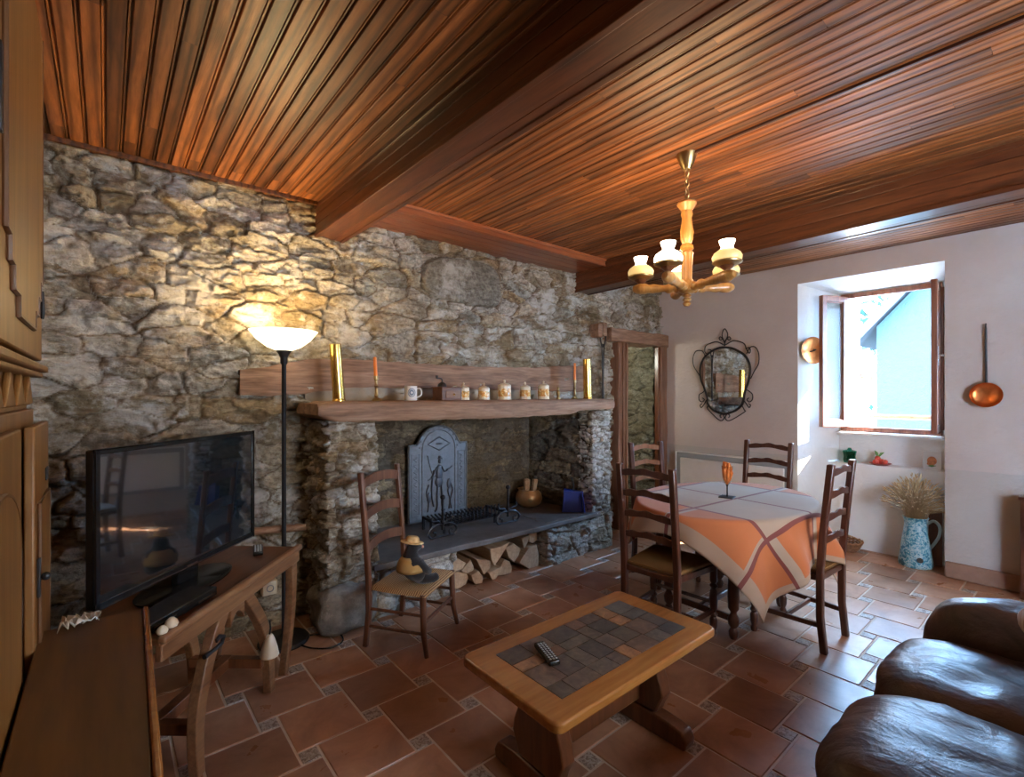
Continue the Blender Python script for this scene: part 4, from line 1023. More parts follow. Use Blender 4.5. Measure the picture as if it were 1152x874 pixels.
# ---- sofa
def puff(parent, name, c, r, seed, e=3.2, wr=.012, seams=((1,0),), n=40, mat=None):
    vs = []; fs = []
    for i in range(n+1):
        th = PI*i/n
        for k in range(2*n):
            a = PI*k/n; p = Vector((math.sin(th)*math.cos(a), math.sin(th)*math.sin(a), math.cos(th)))
            q = 1/((abs(p.x)**e+abs(p.y)**e+abs(p.z)**e)**(1/e)); s_ = p*q
            # creases radiate from the seams at the long edges
            edge = abs(s_.x)**3
            w = wr*(mnoise.noise(Vector((s_.x*1.2+seed, s_.y*7, s_.z*3)))*.9 + mnoise.noise(Vector((s_.x*3, s_.y*16+seed, s_.z*6)))*.45*edge*2 + mnoise.noise(Vector((s_.x*4+seed, s_.y*3, s_.z*2)))*.7)
            nrm = Vector((s_.x/r[0], s_.y/r[1], s_.z/r[2])).normalized()
            vs.append(Vector((c[0]+s_.x*r[0], c[1]+s_.y*r[1], c[2]+s_.z*r[2])) + nrm*w)
    for i in range(n):
        for k in range(2*n):
            l = (k+1) % (2*n); fs.append((i*2*n+k, (i+1)*2*n+k, (i+1)*2*n+l, i*2*n+l))
    return MB().add(vs, fs).build(name, mat or M['leather'], parent, smooth=80)
sf = thing('sofa', 'dark brown creased leather sofa in the lower right corner of the room', 'sofa', (1.75, 0, 0))
def SX(x): return x-1.75
MB().box(SX(.62), SX(2.84), -.42, .40, .05, .26).build('base', M['leather'], sf, bevel=.03, seg=4)
MB().box(SX(.66), SX(.72), -.38, -.32, 0, .06).box(SX(2.74), SX(2.80), .30, .36, 0, .06).box(SX(.66), SX(.72), .30, .36, 0, .06).box(SX(2.74), SX(2.80), -.38, -.32, 0, .06).build('foot', M['black'], sf)
for i, (x0, x1) in enumerate(((.86, 1.475), (1.465, 2.085), (2.075, 2.635))):
    puff(sf, 'seat_cushion', (SX((x0+x1)/2), .05, .320), ((x1-x0)/2+.004, .475, .165), 3.1*i+1, e=4.2, wr=.010)
puff(sf, 'armrest', (SX(2.745), .01, .35), (.135, .45, .275), 9, e=3.4, wr=.008)
puff(sf, 'armrest', (SX(.72), .01, .35), (.135, .45, .275), 19, e=3.4, wr=.008)
for i, x in enumerate((1.17, 1.775, 2.355)): puff(sf, 'back_cushion', (SX(x), -.38, .62), (.30, .14, .28), 5.3*i, e=2.8, wr=.014)
MB().box(SX(.68), SX(2.80), -.55, -.44, .08, .78).build('backrest', M['leather'], sf, bevel=.04, seg=4)
t = NT('patterned cushion fabric'); v = t.obj((1,1,1))
wv = t.n.new('ShaderNodeTexWave'); wv.inputs['Scale'].default_value = 5; wv.inputs['Distortion'].default_value = 6; t.link(v, wv.inputs['Vector'])
M['pillow'] = t.set(col=t.ramp(wv.outputs['Fac'], [(.3, (.52,.40,.30)), (.5, (.40,.17,.11)), (.7, (.60,.52,.42))]), rough=.9)
tp = puff(None, 'throw_pillow', (0, 0, 0), (.19, .19, .07), 3, e=2.6, wr=.006, n=24, mat=M['pillow'])
tp.location = (2.43, .0, .575); tp.rotation_euler = (R(50), R(12), R(20))
tag(tp, 'beige and rust patterned throw pillow at the right edge, on the far sofa seat', 'pillow')

# ---- chandelier
CX, CY = 2.327, 1.352
cl = thing('chandelier', 'five-armed turned wood chandelier with lit glass oil-lamp shades hanging on a chain', 'chandelier', (CX, CY, 0))
MB().lathe([(0, ZC), (.052, ZC), (.050, ZC-.012), (.034, ZC-.055), (.020, ZC-.080), (0, ZC-.082)], 28).build('ceiling_rose', M['oldbrass'], cl)
mb = MB(); z = ZC-.075; k = 0
while z > 2.465:
    h = .040; pts = []
    for i in range(12):
        a_ = 2*PI*i/12; px, pz = .011*math.cos(a_), (h/2)*math.sin(a_)
        pts.append((px, 0, z-h/2+pz) if k % 2 else (0, px, z-h/2+pz))
    mb.tube(pts, .0035, 6, closed=True); z -= .029; k += 1
mb.build('chain', M['oldbrass'], cl)
MB().lathe([(0,2.452),(.046,2.450),(.050,2.440),(.040,2.425),(.026,2.405),(.030,2.385),(.024,2.370),(.026,2.345),(.034,2.300),(.031,2.255),(.022,2.232),(.032,2.222),(.034,2.205),(.022,2.196),(.033,2.185),(.031,2.160),(.027,2.10),(.026,2.05),(.036,2.035),(.045,2.02),(.045,1.985),(.030,1.975),(0,1.972)], 26).build('column', M['turned'], cl)
MB().lathe([(0,1.975),(.012,1.973),(.024,1.962),(.012,1.953),(.024,1.942),(.012,1.932),(.022,1.922),(.014,1.908),(0,1.905)], 18).build('finial', M['turned'], cl)
lat = Vector((math.sin(R(50)), -math.cos(R(50)), 0)); tow = Vector((-math.cos(R(50)), -math.sin(R(50)), 0))
LAMPS = []
for i in range(5):
    f_ = R(59+72*i); d = (lat*math.cos(f_) + tow*math.sin(f_)).normalized(); ang = math.atan2(d.y, d.x)
    mt = Matrix.Rotation(ang, 4, 'Z') @ Matrix.Translation((.03, 0, 2.003)) @ Matrix.Rotation(PI/2-R(4), 4, 'Y')
    arm = MB().lathe([(0,0),(.020,0),(.026,.02),(.018,.035),(.024,.05),(.026,.065),(.018,.08),(.021,.11),(.026,.14),(.022,.165),(.028,.18),(.030,.205),(.026,.225),(.016,.245),(0,.25)], 14, mt).build('arm', M['turned'], cl)
    p = d*.235
    T_ = Matrix.Translation((p.x, p.y, 0))
    LAMPS.append((CX+p.x, CY+p.y))
    MB().lathe([(0,2.025),(.012,2.028),(.014,2.045),(.030,2.058),(.034,2.066),(.028,2.072),(.012,2.075),(0,2.076)], 18, T_).build('cup', M['coffee_dark'], arm)
    MB().lathe([(.044,2.066),(.056,2.074),(.066,2.078),(.068,2.084),(.064,2.088),(.054,2.080),(.042,2.070)], 28, T_).build('gallery_ring', M['oldbrass'], arm)
    shd = MB().lathe([(.058,2.083),(.0665,2.095),(.068,2.110),(.060,2.126),(.044,2.138),(.034,2.144)], 30, T_).build('lamp_shade', M['globe'] if i != 1 else M['opal'], cl)
    mb = MB(); m_ = 30; pr_ = [(.034,2.144),(.028,2.150),(.027,2.158),(.033,2.172),(.036,2.184),(.037,2.188)]
    mb.lathe(pr_+[(.034,2.186),(.030,2.172),(.024,2.158),(.026,2.149)], m_, T_)
    ch_ = mb.build('chimney', M['opal'], shd)
cb = MB().box(2.318, 2.334, YF, CY-.03, ZC-.012, ZC+.002).build('cable_cover', M['cable'], bevel=.003)
tag(cb, 'dark brown cable strip running along the ceiling boards to the chandelier', 'cable cover')

# ---- wrought iron mirror on the plaster wall
mr = thing('wall_mirror', 'shield-shaped mirror in a curly black wrought iron frame on the plaster wall', 'mirror', (XR, 2.52, 1.58))
def ML(p, x): return [(x, a-2.52, b-1.58) for a, b in p]
def smooth_loop(p, n=4):
    out_ = []; N = len(p)
    for i in range(N):
        p0, p1, p2, p3 = p[i-1], p[i], p[(i+1) % N], p[(i+2) % N]
        for k in range(n):
            t_ = k/n; out_.append(tuple(.5*((2*b)+(-a+c)*t_+(2*a-5*b+4*c-d)*t_*t_+(-a+3*b-3*c+d)*t_**3) for a, b, c, d in zip(p0, p1, p2, p3)))
    return out_
ml = smooth_loop(MIRROR)
MB().prism(ml, -.034, -.022, lambda a, b, t: (t, a-2.52, b-1.58)).build('glass', M['mirror'], mr, smooth=0)
MB().tube(ML(ml, -.030), .013, 8, closed=True).build('frame', M['blackmat'], mr)
mb = MB()
for s_ in SCROLLS: mb.tube(ML(smooth_line(s_), -.026), .0055, 6)
mb.box(-.03, 0, -.01, .01, .24, .26)
mb.build('scrollwork', M['blackmat'], mr)

# ---- convector, ladle
rd = thing('wall_heater', 'flat white electric wall heater with a grey surround, behind the dining table', 'heater', (XR, 2.44, .50))
MB().box(-.075, -.002, -.58, .62, -.24, .28).build('surround', M['grey'], rd, bevel=.006)
MB().box(-.088, -.07, -.54, .57, -.20, .225).build('front_panel', M['white'], rd, bevel=.008)
MB().box(-.080, -.004, -.59, .63, .28, .292).box(-.080, -.004, .62, .632, -.24, .29).build('casing_rim', M['white'], rd, bevel=.003)
ld = thing('copper_skimmer', 'round copper skimmer pan hanging by its long dark handle on the plaster wall', 'skimmer', (XR, .50, 1.442))
mt = Matrix.Translation((-.028, 0, 0)) @ Matrix.Rotation(-PI/2, 4, 'Y')
MB().lathe([(0,-.006),(.06,-.004),(.083,.008),(.091,.020),(.093,.020),(.086,.004),(.062,-.010),(0,-.012)], 32, mt).build('bowl', M['copper'], ld)
MB().tube([(-.028,0,.085),(-.022,0,.12),(-.020,.002,.30),(-.018,.004,.50),(-.022,.004,.525),(-.010,.004,.54),(-.002,.004,.528)], [.009,.007,.007,.007,.005,.004,.004], 8).build('handle', M['blackmat'], ld)
# ---- things on the niche ledge
bp = thing('copper_bowl', 'shallow copper bowl hung on the left side of the window niche', 'bowl', (5.222, 1.722, 1.868))
dn = Vector((-(NY1-WY1-.04)/1, -(XW-XR), 0)).normalized()
mt = Vector((0,0,1)).rotation_difference(dn).to_matrix().to_4x4()
MB().lathe([(0,-.018),(.05,-.016),(.10,.002),(.128,.020),(.131,.020),(.105,-.004),(.05,-.022),(0,-.024)], 36, mt).build('dish', M['copper'], bp)
MB().tube([mt @ Vector((-.02,.0,.0)), mt @ Vector((-.01,0,.04)), mt @ Vector((.01,0,.04)), mt @ Vector((.02,0,.0))], .006, 8).build('handle', M['blackmat'], bp)
LZ = .794
gg = thing('green_goblet', 'short green glass jar standing on the left of the niche ledge', 'glass jar', (5.455, 1.475, LZ))
MB().lathe([(0,.0),(.045,.0),(.052,.02),(.048,.06),(.055,.10),(.050,.10),(.043,.06),(.046,.02),(0,.008)], 24).build('jar', M['greenglass'], gg)
MB().lathe([(0,.098),(.056,.098),(.056,.112),(.02,.122),(.012,.14),(0,.142)], 24).build('lid', M['greenglass'], gg)
fd = thing('fruit_dish', 'little dish of red fruit in the middle of the niche ledge', 'dish', (5.455, 1.235, LZ))
MB().lathe([(0,.0),(.05,.0),(.085,.018),(.082,.022),(.048,.008),(0,.006)], 24).build('dish', plain('dark red dish', (.35,.05,.04), .35), fd)
red = plain('red fruit', (.62,.07,.04), .35, var=.3); grn = plain('green leaf', (.12,.28,.08), .5)
for x, y, z, r_ in ((-.02,.03,.03,.026),(.02,.035,.03,.024),(0,-.01,.032,.028),(-.03,-.04,.03,.022),(.03,-.03,.03,.022),(0,.02,.062,.024)):
    MB().ball((x, y, z), r_, 12).build('fruit', red, fd)
MB().tube([(0,.02,.08),(.005,.03,.11),(.01,.045,.13)], [.008,.012,.003], 6).tube([(0,.01,.08),(-.005,-.01,.11),(-.01,-.03,.12)], [.008,.011,.003], 6).build('leaf', grn, fd)
pt = thing('picture_tile', 'small white tile with an orange fruit picture leaning at the right of the niche ledge', 'tile', (5.475, .875, LZ), R(12))
mt = Matrix.Rotation(R(10), 4, 'Y')
MB().box(-.006, .006, -.062, .062, 0, .155, mt).build('tile', M['white'], pt, bevel=.003)
MB().prism([(.032*math.cos(a_), .075+.038*math.sin(a_)) for a_ in [2*PI*k/16 for k in range(16)]], -.0085, -.0055, lambda a, b, t: mt @ Vector((t, a, b))).prism([(.014+.02*math.cos(a_), .05+.014*math.sin(a_)) for a_ in [2*PI*k/12 for k in range(12)]], -.009, -.0055, lambda a, b, t: mt @ Vector((t, a, b))).build('painted_fruit', plain('painted orange', (.60,.22,.08), .4, var=.4, scale=40), pt)
MB().prism([(-.03,.035),(.0,.022),(.03,.03),(.005,.042)], -.009, -.0055, lambda a, b, t: mt @ Vector((t, a, b))).build('painted_leaf', grn, pt)
# ---- jug with dried wheat
jg = thing('water_jug', 'tall speckled blue and white jug standing on the floor under the window', 'jug', (5.245, .945, 0), R(-60))
MB().lathe([(0,0),(.112,0),(.118,.02),(.116,.05),(.100,.16),(.082,.28),(.074,.35),(.078,.385),(.090,.41),(.085,.412),(.071,.385),(.068,.35),(.076,.28),(.094,.16),(.105,.03),(0,.015)], 36).build('body', M['jug'], jg)
MB().tube(smooth_line([(.078,0,.355),(.125,0,.385),(.165,0,.34),(.160,0,.26),(.125,0,.19),(.098,0,.15)]), [.012]*26, 8).build('handle', plain('pale blue glaze', (.45,.60,.62), .3), jg)
MB().lathe([(0,-.004),(.022,-.004),(.022,.004),(0,.004)], 16, Matrix.Rotation(R(-95), 4, 'Z') @ Matrix.Translation((.112, 0, .075)) @ Matrix.Rotation(PI/2-R(6), 4, 'Y')).build('knob', M['black'], jg)
rng = random.Random(21); mb = MB(); mh = MB()
for i in range(420):
    a_ = rng.uniform(0, 2*PI); s_ = rng.random()**.6; r0 = .05*rng.random(); R1 = s_*.21; h1 = .70-.17*s_+rng.uniform(-.07, .06)
    p0 = Vector((r0*math.cos(a_), r0*math.sin(a_), .30)); p2 = Vector((R1*math.cos(a_), R1*math.sin(a_), h1)); p1 = (p0+p2)/2+Vector((-math.cos(a_)*.03, -math.sin(a_)*.03, .05))
    d = (p2-p1).normalized(); p3 = p2+d*rng.uniform(.03, .06)+Vector((0, 0, -.012))
    mb.tube([p0, p1, p2], .0016, 3); mh.tube([p2, (p2+p3)/2, p3], [.002, .0062, .0012], 5)
wh = thing('dried_wheat', 'bunch of dried beige wheat stalks standing in the blue jug', 'dried wheat', (5.245, .945, .02))
o = mb.build('stalk', plain('straw', (.46,.33,.18), .8, var=.3), wh); o['kind'] = 'stuff'
o = mh.build('wheat_ear', plain('wheat ear', (.50,.36,.20), .85, var=.35), wh); o['kind'] = 'stuff'
# ---- wicker basket, slate leaning by the jug, dark cabinet at the right edge
bk = thing('wicker_basket', 'low round wicker basket on the floor behind the dining chairs', 'basket', (5.275, 1.46, 0))
mb = MB()
for k in range(9):
    z = .006+k*.0095; r_ = .085+.045*(k/8)**.7
    mb.tube([(r_*math.cos(a_), r_*math.sin(a_), z+.003*math.sin(a_*12+k*PI)) for a_ in [2*PI*i/48 for i in range(48)]], .006, 6, closed=True)
mb.lathe([(0,.004),(.09,.004),(.09,.010),(0,.010)], 24); 
mb.build('woven_side', plain('brown wicker', (.25,.12,.06), .6, var=.35, scale=50), bk)
mb = MB().tube([(.132*math.cos(a_), .132*math.sin(a_), .090+.006*math.sin(a_*16)) for a_ in [2*PI*i/64 for i in range(64)]], .009, 6, closed=True)
mb.build('rim', plain('wicker rim', (.33,.17,.09), .6, var=.3, scale=50), bk)
MB().tube([(.13*math.cos(a_)*.1+.0, .13*math.cos(a_), .09+.05*math.sin(a_)) for a_ in [PI*i/14 for i in range(15)]], .006, 6).build('handle', plain('wicker handle', (.45,.28,.14), .6), bk)
sl = MB().box(-.012, .012, -.045, .045, 0, .46).build('leaning_board', M['coffee_dark'], bevel=.004); sl.location = (5.36, .835, 0.002); sl.rotation_euler = (0, R(6), R(8))
tag(sl, 'narrow dark wooden board leaning upright behind the blue jug', 'board')
dc = thing('side_cabinet', 'dark wooden cabinet cut off by the right edge of the photo', 'cabinet', (5.0, .08, 0))
MB().box(-.05, .08, -.5, .235, .06, .70).build('body', M['chair'], dc, bevel=.006)
MB().box(-.062, .085, -.51, .245, .70, .722).build('top', M['chair'], dc, bevel=.005)
MB().box(-.05, .0, .19, .235, 0, .06).box(-.05, .0, -.5, -.45, 0, .06).build('foot', M['chair'], dc)

# ================================================================== MANTEL SHELF
MZ = 1.4035
def shell(label, loc, tilt, h=.355, r=.036):
    v_ = thing('brass_vase', label, 'vase', loc); v_.rotation_euler = (tilt[0], tilt[1], 0)
    MB().lathe([(0,0),(r*1.08,0),(r*1.08,.008),(r*.98,.012),(r,.02),(r*.92,h),(r*.86,h),(r*.9,.02),(0,.015)], 30).build('body', M['brass'], v_)
    MB().lathe([(r*.9,h-.004),(r*.955,h-.002),(r*.955,h+.003),(r*.86,h+.003)], 30).build('rim', M['oldbrass'], v_)
shell('tall brass shell-case vase at the left end of the mantel, leaning slightly', (1.135, 3.06, MZ), (0, R(-4)), .36, .038)
shell('tall brass shell-case vase at the right end of the mantel', (3.505, 3.06, MZ), (0, R(-2)), .375, .040)
def candlestick(label, clabel, loc, h, ch_h, r=.012, mat='oldbrass', tilt=0.0):
    c = thing('candlestick', label, 'candlestick', loc); c.rotation_euler = (0, tilt, 0)
    MB().lathe([(0,0),(.032,0),(.034,.006),(.024,.014),(.010,.022),(0,.024)], 22).build('foot', M[mat], c)
    MB().lathe([(0,.018),(.010,.022),(.015,.035),(.009,.05),(.009,h*.55),(.014,h*.60),(.009,h*.65),(.0095,h-.03),(.015,h-.025),(.016,h),(.0128,h),(0,h-.012)], 16).build('stem', M[mat], c)
    k = MB().lathe([(0,0),(.0125,0),(.0105,ch_h-.004),(.005,ch_h),(0,ch_h)], 14).build('candle', M['candle'])
    k.location = (loc[0]+math.sin(tilt)*(h-.010), loc[1], loc[2]+h-.010); k.rotation_euler = (0, tilt, 0)
    tag(k, clabel, 'candle')
candlestick('slim pale brass candlestick beside the left brass vase on the mantel', 'orange taper candle in the left candlestick on the mantel', (1.372, 3.02, MZ), .165, .135, tilt=R(-3))
candlestick('brass candlestick beside the right brass vase on the mantel', 'orange taper candle in the right candlestick on the mantel', (3.315, 3.05, MZ), .175, .165, r=.012)
mg = thing('mug', 'white mug with a round blue-grey emblem on the mantel', 'mug', (1.625, 3.03, MZ))
MB().lathe([(0,0),(.040,0),(.043,.004),(.043,.098),(.041,.101),(.0385,.098),(.0385,.008),(0,.006)], 32).build('body', M['white'], mg)
mb = MB().tube(smooth_line([(.040,0,.082),(.062,0,.084),(.074,0,.062),(.068,0,.034),(.041,0,.022)]), .0055, 8); mb.v = [tuple(Matrix.Rotation(R(-35), 3, 'Z') @ Vector(p)) for p in mb.v]
mb.build('handle', M['white'], mg)
def decal(parent, r, ang, zc, w, h, mat, name, n=14, ringy=False, rin=0.0):
    mb = MB(); vs = []; fs = []
    for j in range(n+1):
        for i in range(n+1):
            a_ = 2*PI*i/n; q = rin+(1-rin)*j/n; vs.append((r*math.cos(ang+q*w/2*math.cos(a_)/r), r*math.sin(ang+q*w/2*math.cos(a_)/r), zc+q*h/2*math.sin(a_)))
    for j in range(n):
        for i in range(n): fs.append((j*(n+1)+i, j*(n+1)+i+1, (j+1)*(n+1)+i+1, (j+1)*(n+1)+i))
    return mb.add(vs, fs).build(name, mat, parent)
ink = plain('blue-grey print', (.16,.22,.30), .4)
va = math.atan2(-3.03, -1.625)
decal(mg, .0434, va+.15, .055, .056, .060, ink, 'emblem_ring', rin=.80)
decal(mg, .0434, va+.15, .055, .036, .040, ink, 'emblem', rin=.45)
mb = MB()
for k in range(3):
    a0 = va+.15+(k-1)*.22
    for zz_ in (.040, .052, .064): pass
    vs = [(.0437*math.cos(a0+d_), .0437*math.sin(a0+d_), z_) for z_ in (.036+.004*abs(k-1), .074-.004*abs(k-1)) for d_ in (-.03, .03)]
    mb.add(vs, [(0,1,3,2)])
mb.build('emblem_bars', ink, mg, smooth=0)
gr = thing('coffee_grinder', 'old wooden coffee grinder with a dark iron crank on the mantel', 'coffee grinder', (1.935, 3.05, MZ), R(8))
MB().box(-.095, .095, -.055, .055, 0, .092).build('box', wood('grinder wood', (.06,.025,.012), (.15,.065,.03), (.24,.11,.05), 'x', .45), gr, bevel=.004)
MB().box(-.06, .075, -.060, -.054, .015, .07).build('drawer', M['bench'], gr, bevel=.002)
MB().ball((.01, -.066, .042), .008, 10).build('knob', M['brass'], gr)
MB().box(-.10, .10, -.06, .06, .088, .098).build('lid_board', M['coffee_dark'], gr, bevel=.003)
MB().lathe([(0,.098),(.035,.098),(.03,.118),(.014,.13),(0,.132)], 18, Matrix.Translation((-.05,0,0))).tube([(-.05,0,.13),(-.05,0,.15),(-.07,-.01,.158),(-.115,-.02,.158)], .005, 8).tube([(-.115,-.02,.158),(-.115,-.02,.178)], [.008,.010], 8).build('crank', M['blackmat'], gr)
# canisters
t = NT('painted fruit band'); v = t.obj((1,1,1))
nz = t.noise(v, 30, 3, .6, .5); band_ = t.n.new('ShaderNodeSeparateXYZ'); t.link(t.tc.outputs['Generated'], band_.inputs[0])
inb = t.math('MULTIPLY', t.math('GREATER_THAN', band_.outputs['Z'], .22), t.math('LESS_THAN', band_.outputs['Z'], .80))
pat = t.ramp(nz, [(.40, (.86,.76,.58)), (.47, (.80,.48,.10)), (.55, (.62,.24,.06)), (.62, (.45,.38,.10)), (.70, (.86,.76,.58))])
M['canister'] = t.set(col=t.mix(inb, (.80,.72,.56), pat), rough=.3)
labs = ['first cream fruit-painted canister, beside the coffee grinder', 'second cream fruit-painted canister from the coffee grinder, the squattest',
        'third and largest cream fruit-painted canister, in the middle of the row', 'fourth cream fruit-painted canister from the coffee grinder',
        'fifth cream fruit-painted canister, at the right end of the row']
for i, (x, w, h) in enumerate(((2.085,.047,.085),(2.280,.046,.085),(2.487,.056,.112),(2.712,.047,.098),(2.925,.051,.112))):
    c = thing('canister', labs[i], 'canister', (x, 3.06, MZ), R(20*i+10), 'painted canisters on the mantel')
    MB().lathe([(0,0),(w*1.02,0),(w*1.04,.005),(w,.01),(w*.96,h-.006),(w*.98,h),(0,h)], 12).build('body', M['canister'], c, smooth=25)
    MB().lathe([(0,h),(w*.97,h),(w*.93,h+.008),(w*.5,h+.020),(w*.14,h+.024),(w*.12,h+.030),(w*.20,h+.038),(w*.12,h+.048),(0,h+.050)], 16).build('lid', M['cream'], c)
fg = MB().lathe([(0,0),(.022,0),(.020,.012),(.010,.02),(.019,.045),(.016,.07),(.008,.078),(.013,.092),(.008,.106),(0,.11)], 16)
tag(fg.build('figurine', M['oldbrass'], loc=(3.12, 3.07, MZ)), 'tiny brown ornament between the canisters and the right candlestick', 'ornament')

# ================================================================== ON THE HEARTH
HZ = .3625
M['castiron'] = plain('grey cast iron', (.20,.215,.235), .42, metal=.55, var=.2, bump=.3, scale=30)
M['castdark'] = plain('dark cast iron', (.09,.098,.115), .45, metal=.55, var=.2)
fb = thing('fireback', 'arched cast iron fireback with a standing figure in relief, against the hearth wall', 'fireback', (2.215, 3.635, HZ))
hw, hs, ra = .295, .66, .218
arch = [(ra*math.cos(PI*k/24), hs-.06+ra*math.sin(PI*k/24)) for k in range(25)]
body = [(-hw, 0), (hw, 0), (hw, hs), (ra, hs)] + [p for p in arch if p[1] > hs] + [(-ra, hs), (-hw, hs)]
f_ = lambda a, b, t: (a, t, b)
MB().prism(body, -.012, .012, f_).build('plate', M['castiron'], fb, bevel=.003)
mb = MB()
def rl(p, r_, closed=False): mb.tube([(a, -.013, b) for a, b in p], r_, 6, closed=closed)
rl([(-hw+.01, .01), (hw-.01, .01), (hw-.01, hs-.01), (ra, hs-.01)] + [(a*.965, b*.99) for a, b in arch if b > hs-.0] + [(-ra, hs-.01), (-hw+.01, hs-.01)], .007, True)
in2 = [(.165, .05), (.165, hs-.05)] + [(.165*math.cos(PI*k/16), hs-.05+.165*math.sin(PI*k/16)) for k in range(17)] + [(-.165, .05)]
rl(in2, .005)
for s_ in (-1, 1):
    rl([(s_*.195, .07), (s_*.265, .07), (s_*.265, .58), (s_*.195, .58)], .0035, True)
    for k in range(9): rl([(s_*.215, .10+k*.052), (s_*.245, .12+k*.052), (s_*.215, .135+k*.052)], .0045)
for k in range(11):
    a_ = PI*(k+.5)/11; mb.ball((.192*math.cos(a_), -.013, hs-.055+.192*math.sin(a_)), .007, 8)
mb.build('raised_border', M['castiron'], fb)
mb = MB()
rl([(-.11, .655), (0, .715), (.11, .655), (0, .60)], .006, True); mb.ball((0, -.012, .657), (.035, .008, .008), 10); 
mb.build('diamond', M['castdark'], fb)
mb = MB()
def lm(p, r_): mb.tube(smooth_line([(a, -.014, b) for a, b in p], 3), r_, 8, squash=.6)
mb.ball((.005, -.016, .505), (.017, .014, .022), 12); mb.ball((.005, -.018, .53), (.028, .012, .007), 10); mb.ball((.003, -.018, .54), (.014, .012, .012), 10)
mb.ball((0, -.012, .40), (.034, .018, .075), 14); mb.ball((-.002, -.012, .325), (.040, .018, .05), 14)
lm([(-.015,.32),(-.022,.22),(-.02,.13),(-.03,.085),(-.045,.08)], .013); lm([(.016,.32),(.026,.22),(.028,.13),(.040,.085),(.055,.08)], .013)
lm([(-.025,.455),(-.055,.40),(-.08,.365)], .010); lm([(.028,.455),(.055,.41),(.085,.425)], .010)
lm([(-.11,.35),(-.06,.37),(-.02,.40),(.0,.43)], .006); lm([(.08,.43),(.11,.435),(.13,.45)], .005); lm([(-.07,.40),(-.10,.50),(-.115,.56)], .0045)
lm([(-.05,.43),(-.07,.34),(-.075,.22),(-.055,.12)], .012)
for x0, s_ in ((-.115, 1), (.10, 1), (.125, -1)): lm([(x0,.08),(x0+.01*s_,.16),(x0-.012*s_,.24),(x0+.012*s_,.31)], .008)
mb.ball((.10, -.012, .30), (.022, .012, .045), 10); mb.ball((-.10, -.012, .20), (.022, .012, .05), 10)
mb.build('relief_figure', M['castdark'], fb)
# andirons and fire basket
def andiron(label, loc, rz):
    a_ = thing('andiron', label, 'andiron', loc, rz, 'pair of andirons')
    mb = MB().tube([(0,0,.06),(0,0,.29)], [.011,.009], 10); mb.ball((0,0,.305), .020, 12); mb.ball((0,0,.12), .019, 12); mb.ball((0,0,.21), .013, 10)
    mb.build('post', M['iron'], a_)
    mb = MB()
    for s_ in (-1, 1):
        mb.tube(smooth_line([(0,0,.10),(s_*.05,0,.105),(s_*.10,0,.085),(s_*.125,0,.045),(s_*.10,0,.012),(s_*.065,0,.018),(s_*.062,0,.045),(s_*.085,0,.052)]), .0085, 8)
        mb.tube(smooth_line([(s_*.01,0,.10),(s_*.04,0,.13),(s_*.085,0,.135),(s_*.10,0,.155),(s_*.085,0,.165)]), .006, 8)
    mb.tube([(-.085,0,.012),(.085,0,.012)], .007, 8)
    mb.build('scroll_foot', M['iron'], a_)
    MB().bar((0,.01,.095),(0,.30,.095), .018, .02).bar((0,.29,.0),(0,.29,.105), .018, .018, (0,1,0)).build('log_bar', M['iron'], a_)
    return a_
andiron('left wrought iron andiron with scrolled feet, in front of the fireback', (1.955, 3.145, HZ), 0)
andiron('right wrought iron andiron with scrolled feet, beside the log basket', (2.585, 3.135, HZ), R(0))
gt = thing('fire_grate', 'iron fire basket with a comb of curved bars, standing between the andirons', 'fire grate', (2.27, 3.33, HZ))
mb = MB()
for k in range(15):
    x = -.255+k*.0365
    mb.tube(smooth_line([(x,.15,.09),(x,.05,.065),(x,-.10,.065),(x,-.145,.09),(x,-.135,.145),(x,-.150,.165)], 3), .0065, 6)
mb.build('comb_bars', M['iron'], gt)
MB().bar((-.27,.10,.058),(.27,.10,.058),.014,.014).bar((-.27,-.10,.058),(.27,-.10,.058),.014,.014).build('cross_bar', M['iron'], gt)
for sx in (-1, 1):
    for sy in (-1, 1): MB().bar((sx*.25, sy*.10, 0),(sx*.25, sy*.10, .06), .014, .014, (0,1,0)).build('leg', M['iron'], gt)
# brass pot with kindling, dustpan, poker set by the door
po = thing('kindling_pot', 'round tan copper pot on the hearth holding sticks of kindling', 'pot', (3.15, 3.50, HZ))
t = plain('tan copper', (.42,.20,.07), .35, metal=.5, var=.25)
MB().lathe([(0,0),(.075,0),(.115,.03),(.130,.075),(.122,.12),(.098,.15),(.096,.16),(.110,.168),(.104,.17),(.088,.158),(.110,.12),(.12,.075),(.10,.03),(0,.012)], 36).build('body', t, po)
MB().lathe([(0,0),(.018,0),(.022,.008),(.014,.014),(0,.015)], 14, Matrix.Rotation(R(-125), 4, 'Z') @ Matrix.Translation((.124,0,.085)) @ Matrix.Rotation(PI/2, 4, 'Y')).build('boss', M['oldbrass'], po)
kd = [((-.03,.02,.03),(-.05,-.02,.27),.021),((.035,-.01,.03),(.065,-.02,.255),.024),((.0,.04,.03),(.02,.03,.25),.018)]
M['cutwood'] = wood('split firewood', (.24,.12,.055), (.44,.26,.13), (.58,.38,.21), 'y', .8, bump=.4)
for i, (p, q, w) in enumerate(kd):
    s_ = MB().bar(p, q, w*2, w*1.3, (0,1,0)).build('kindling_stick', M['cutwood'], bevel=.003); s_.location = (3.15, 3.50, HZ)
    tag(s_, ['left split kindling stick in the tan pot', 'right and thickest kindling stick in the tan pot', 'middle kindling stick at the back of the tan pot'][i], 'kindling', 'kindling in the pot')
dp = thing('dustpan', 'blue dustpan standing upright on the right end of the hearth', 'dustpan', (3.29, 3.045, HZ), R(-42))
blue = plain('blue plastic', (.03,.07,.42), .3, var=.06)
mt = Matrix.Rotation(R(-12), 4, 'X')
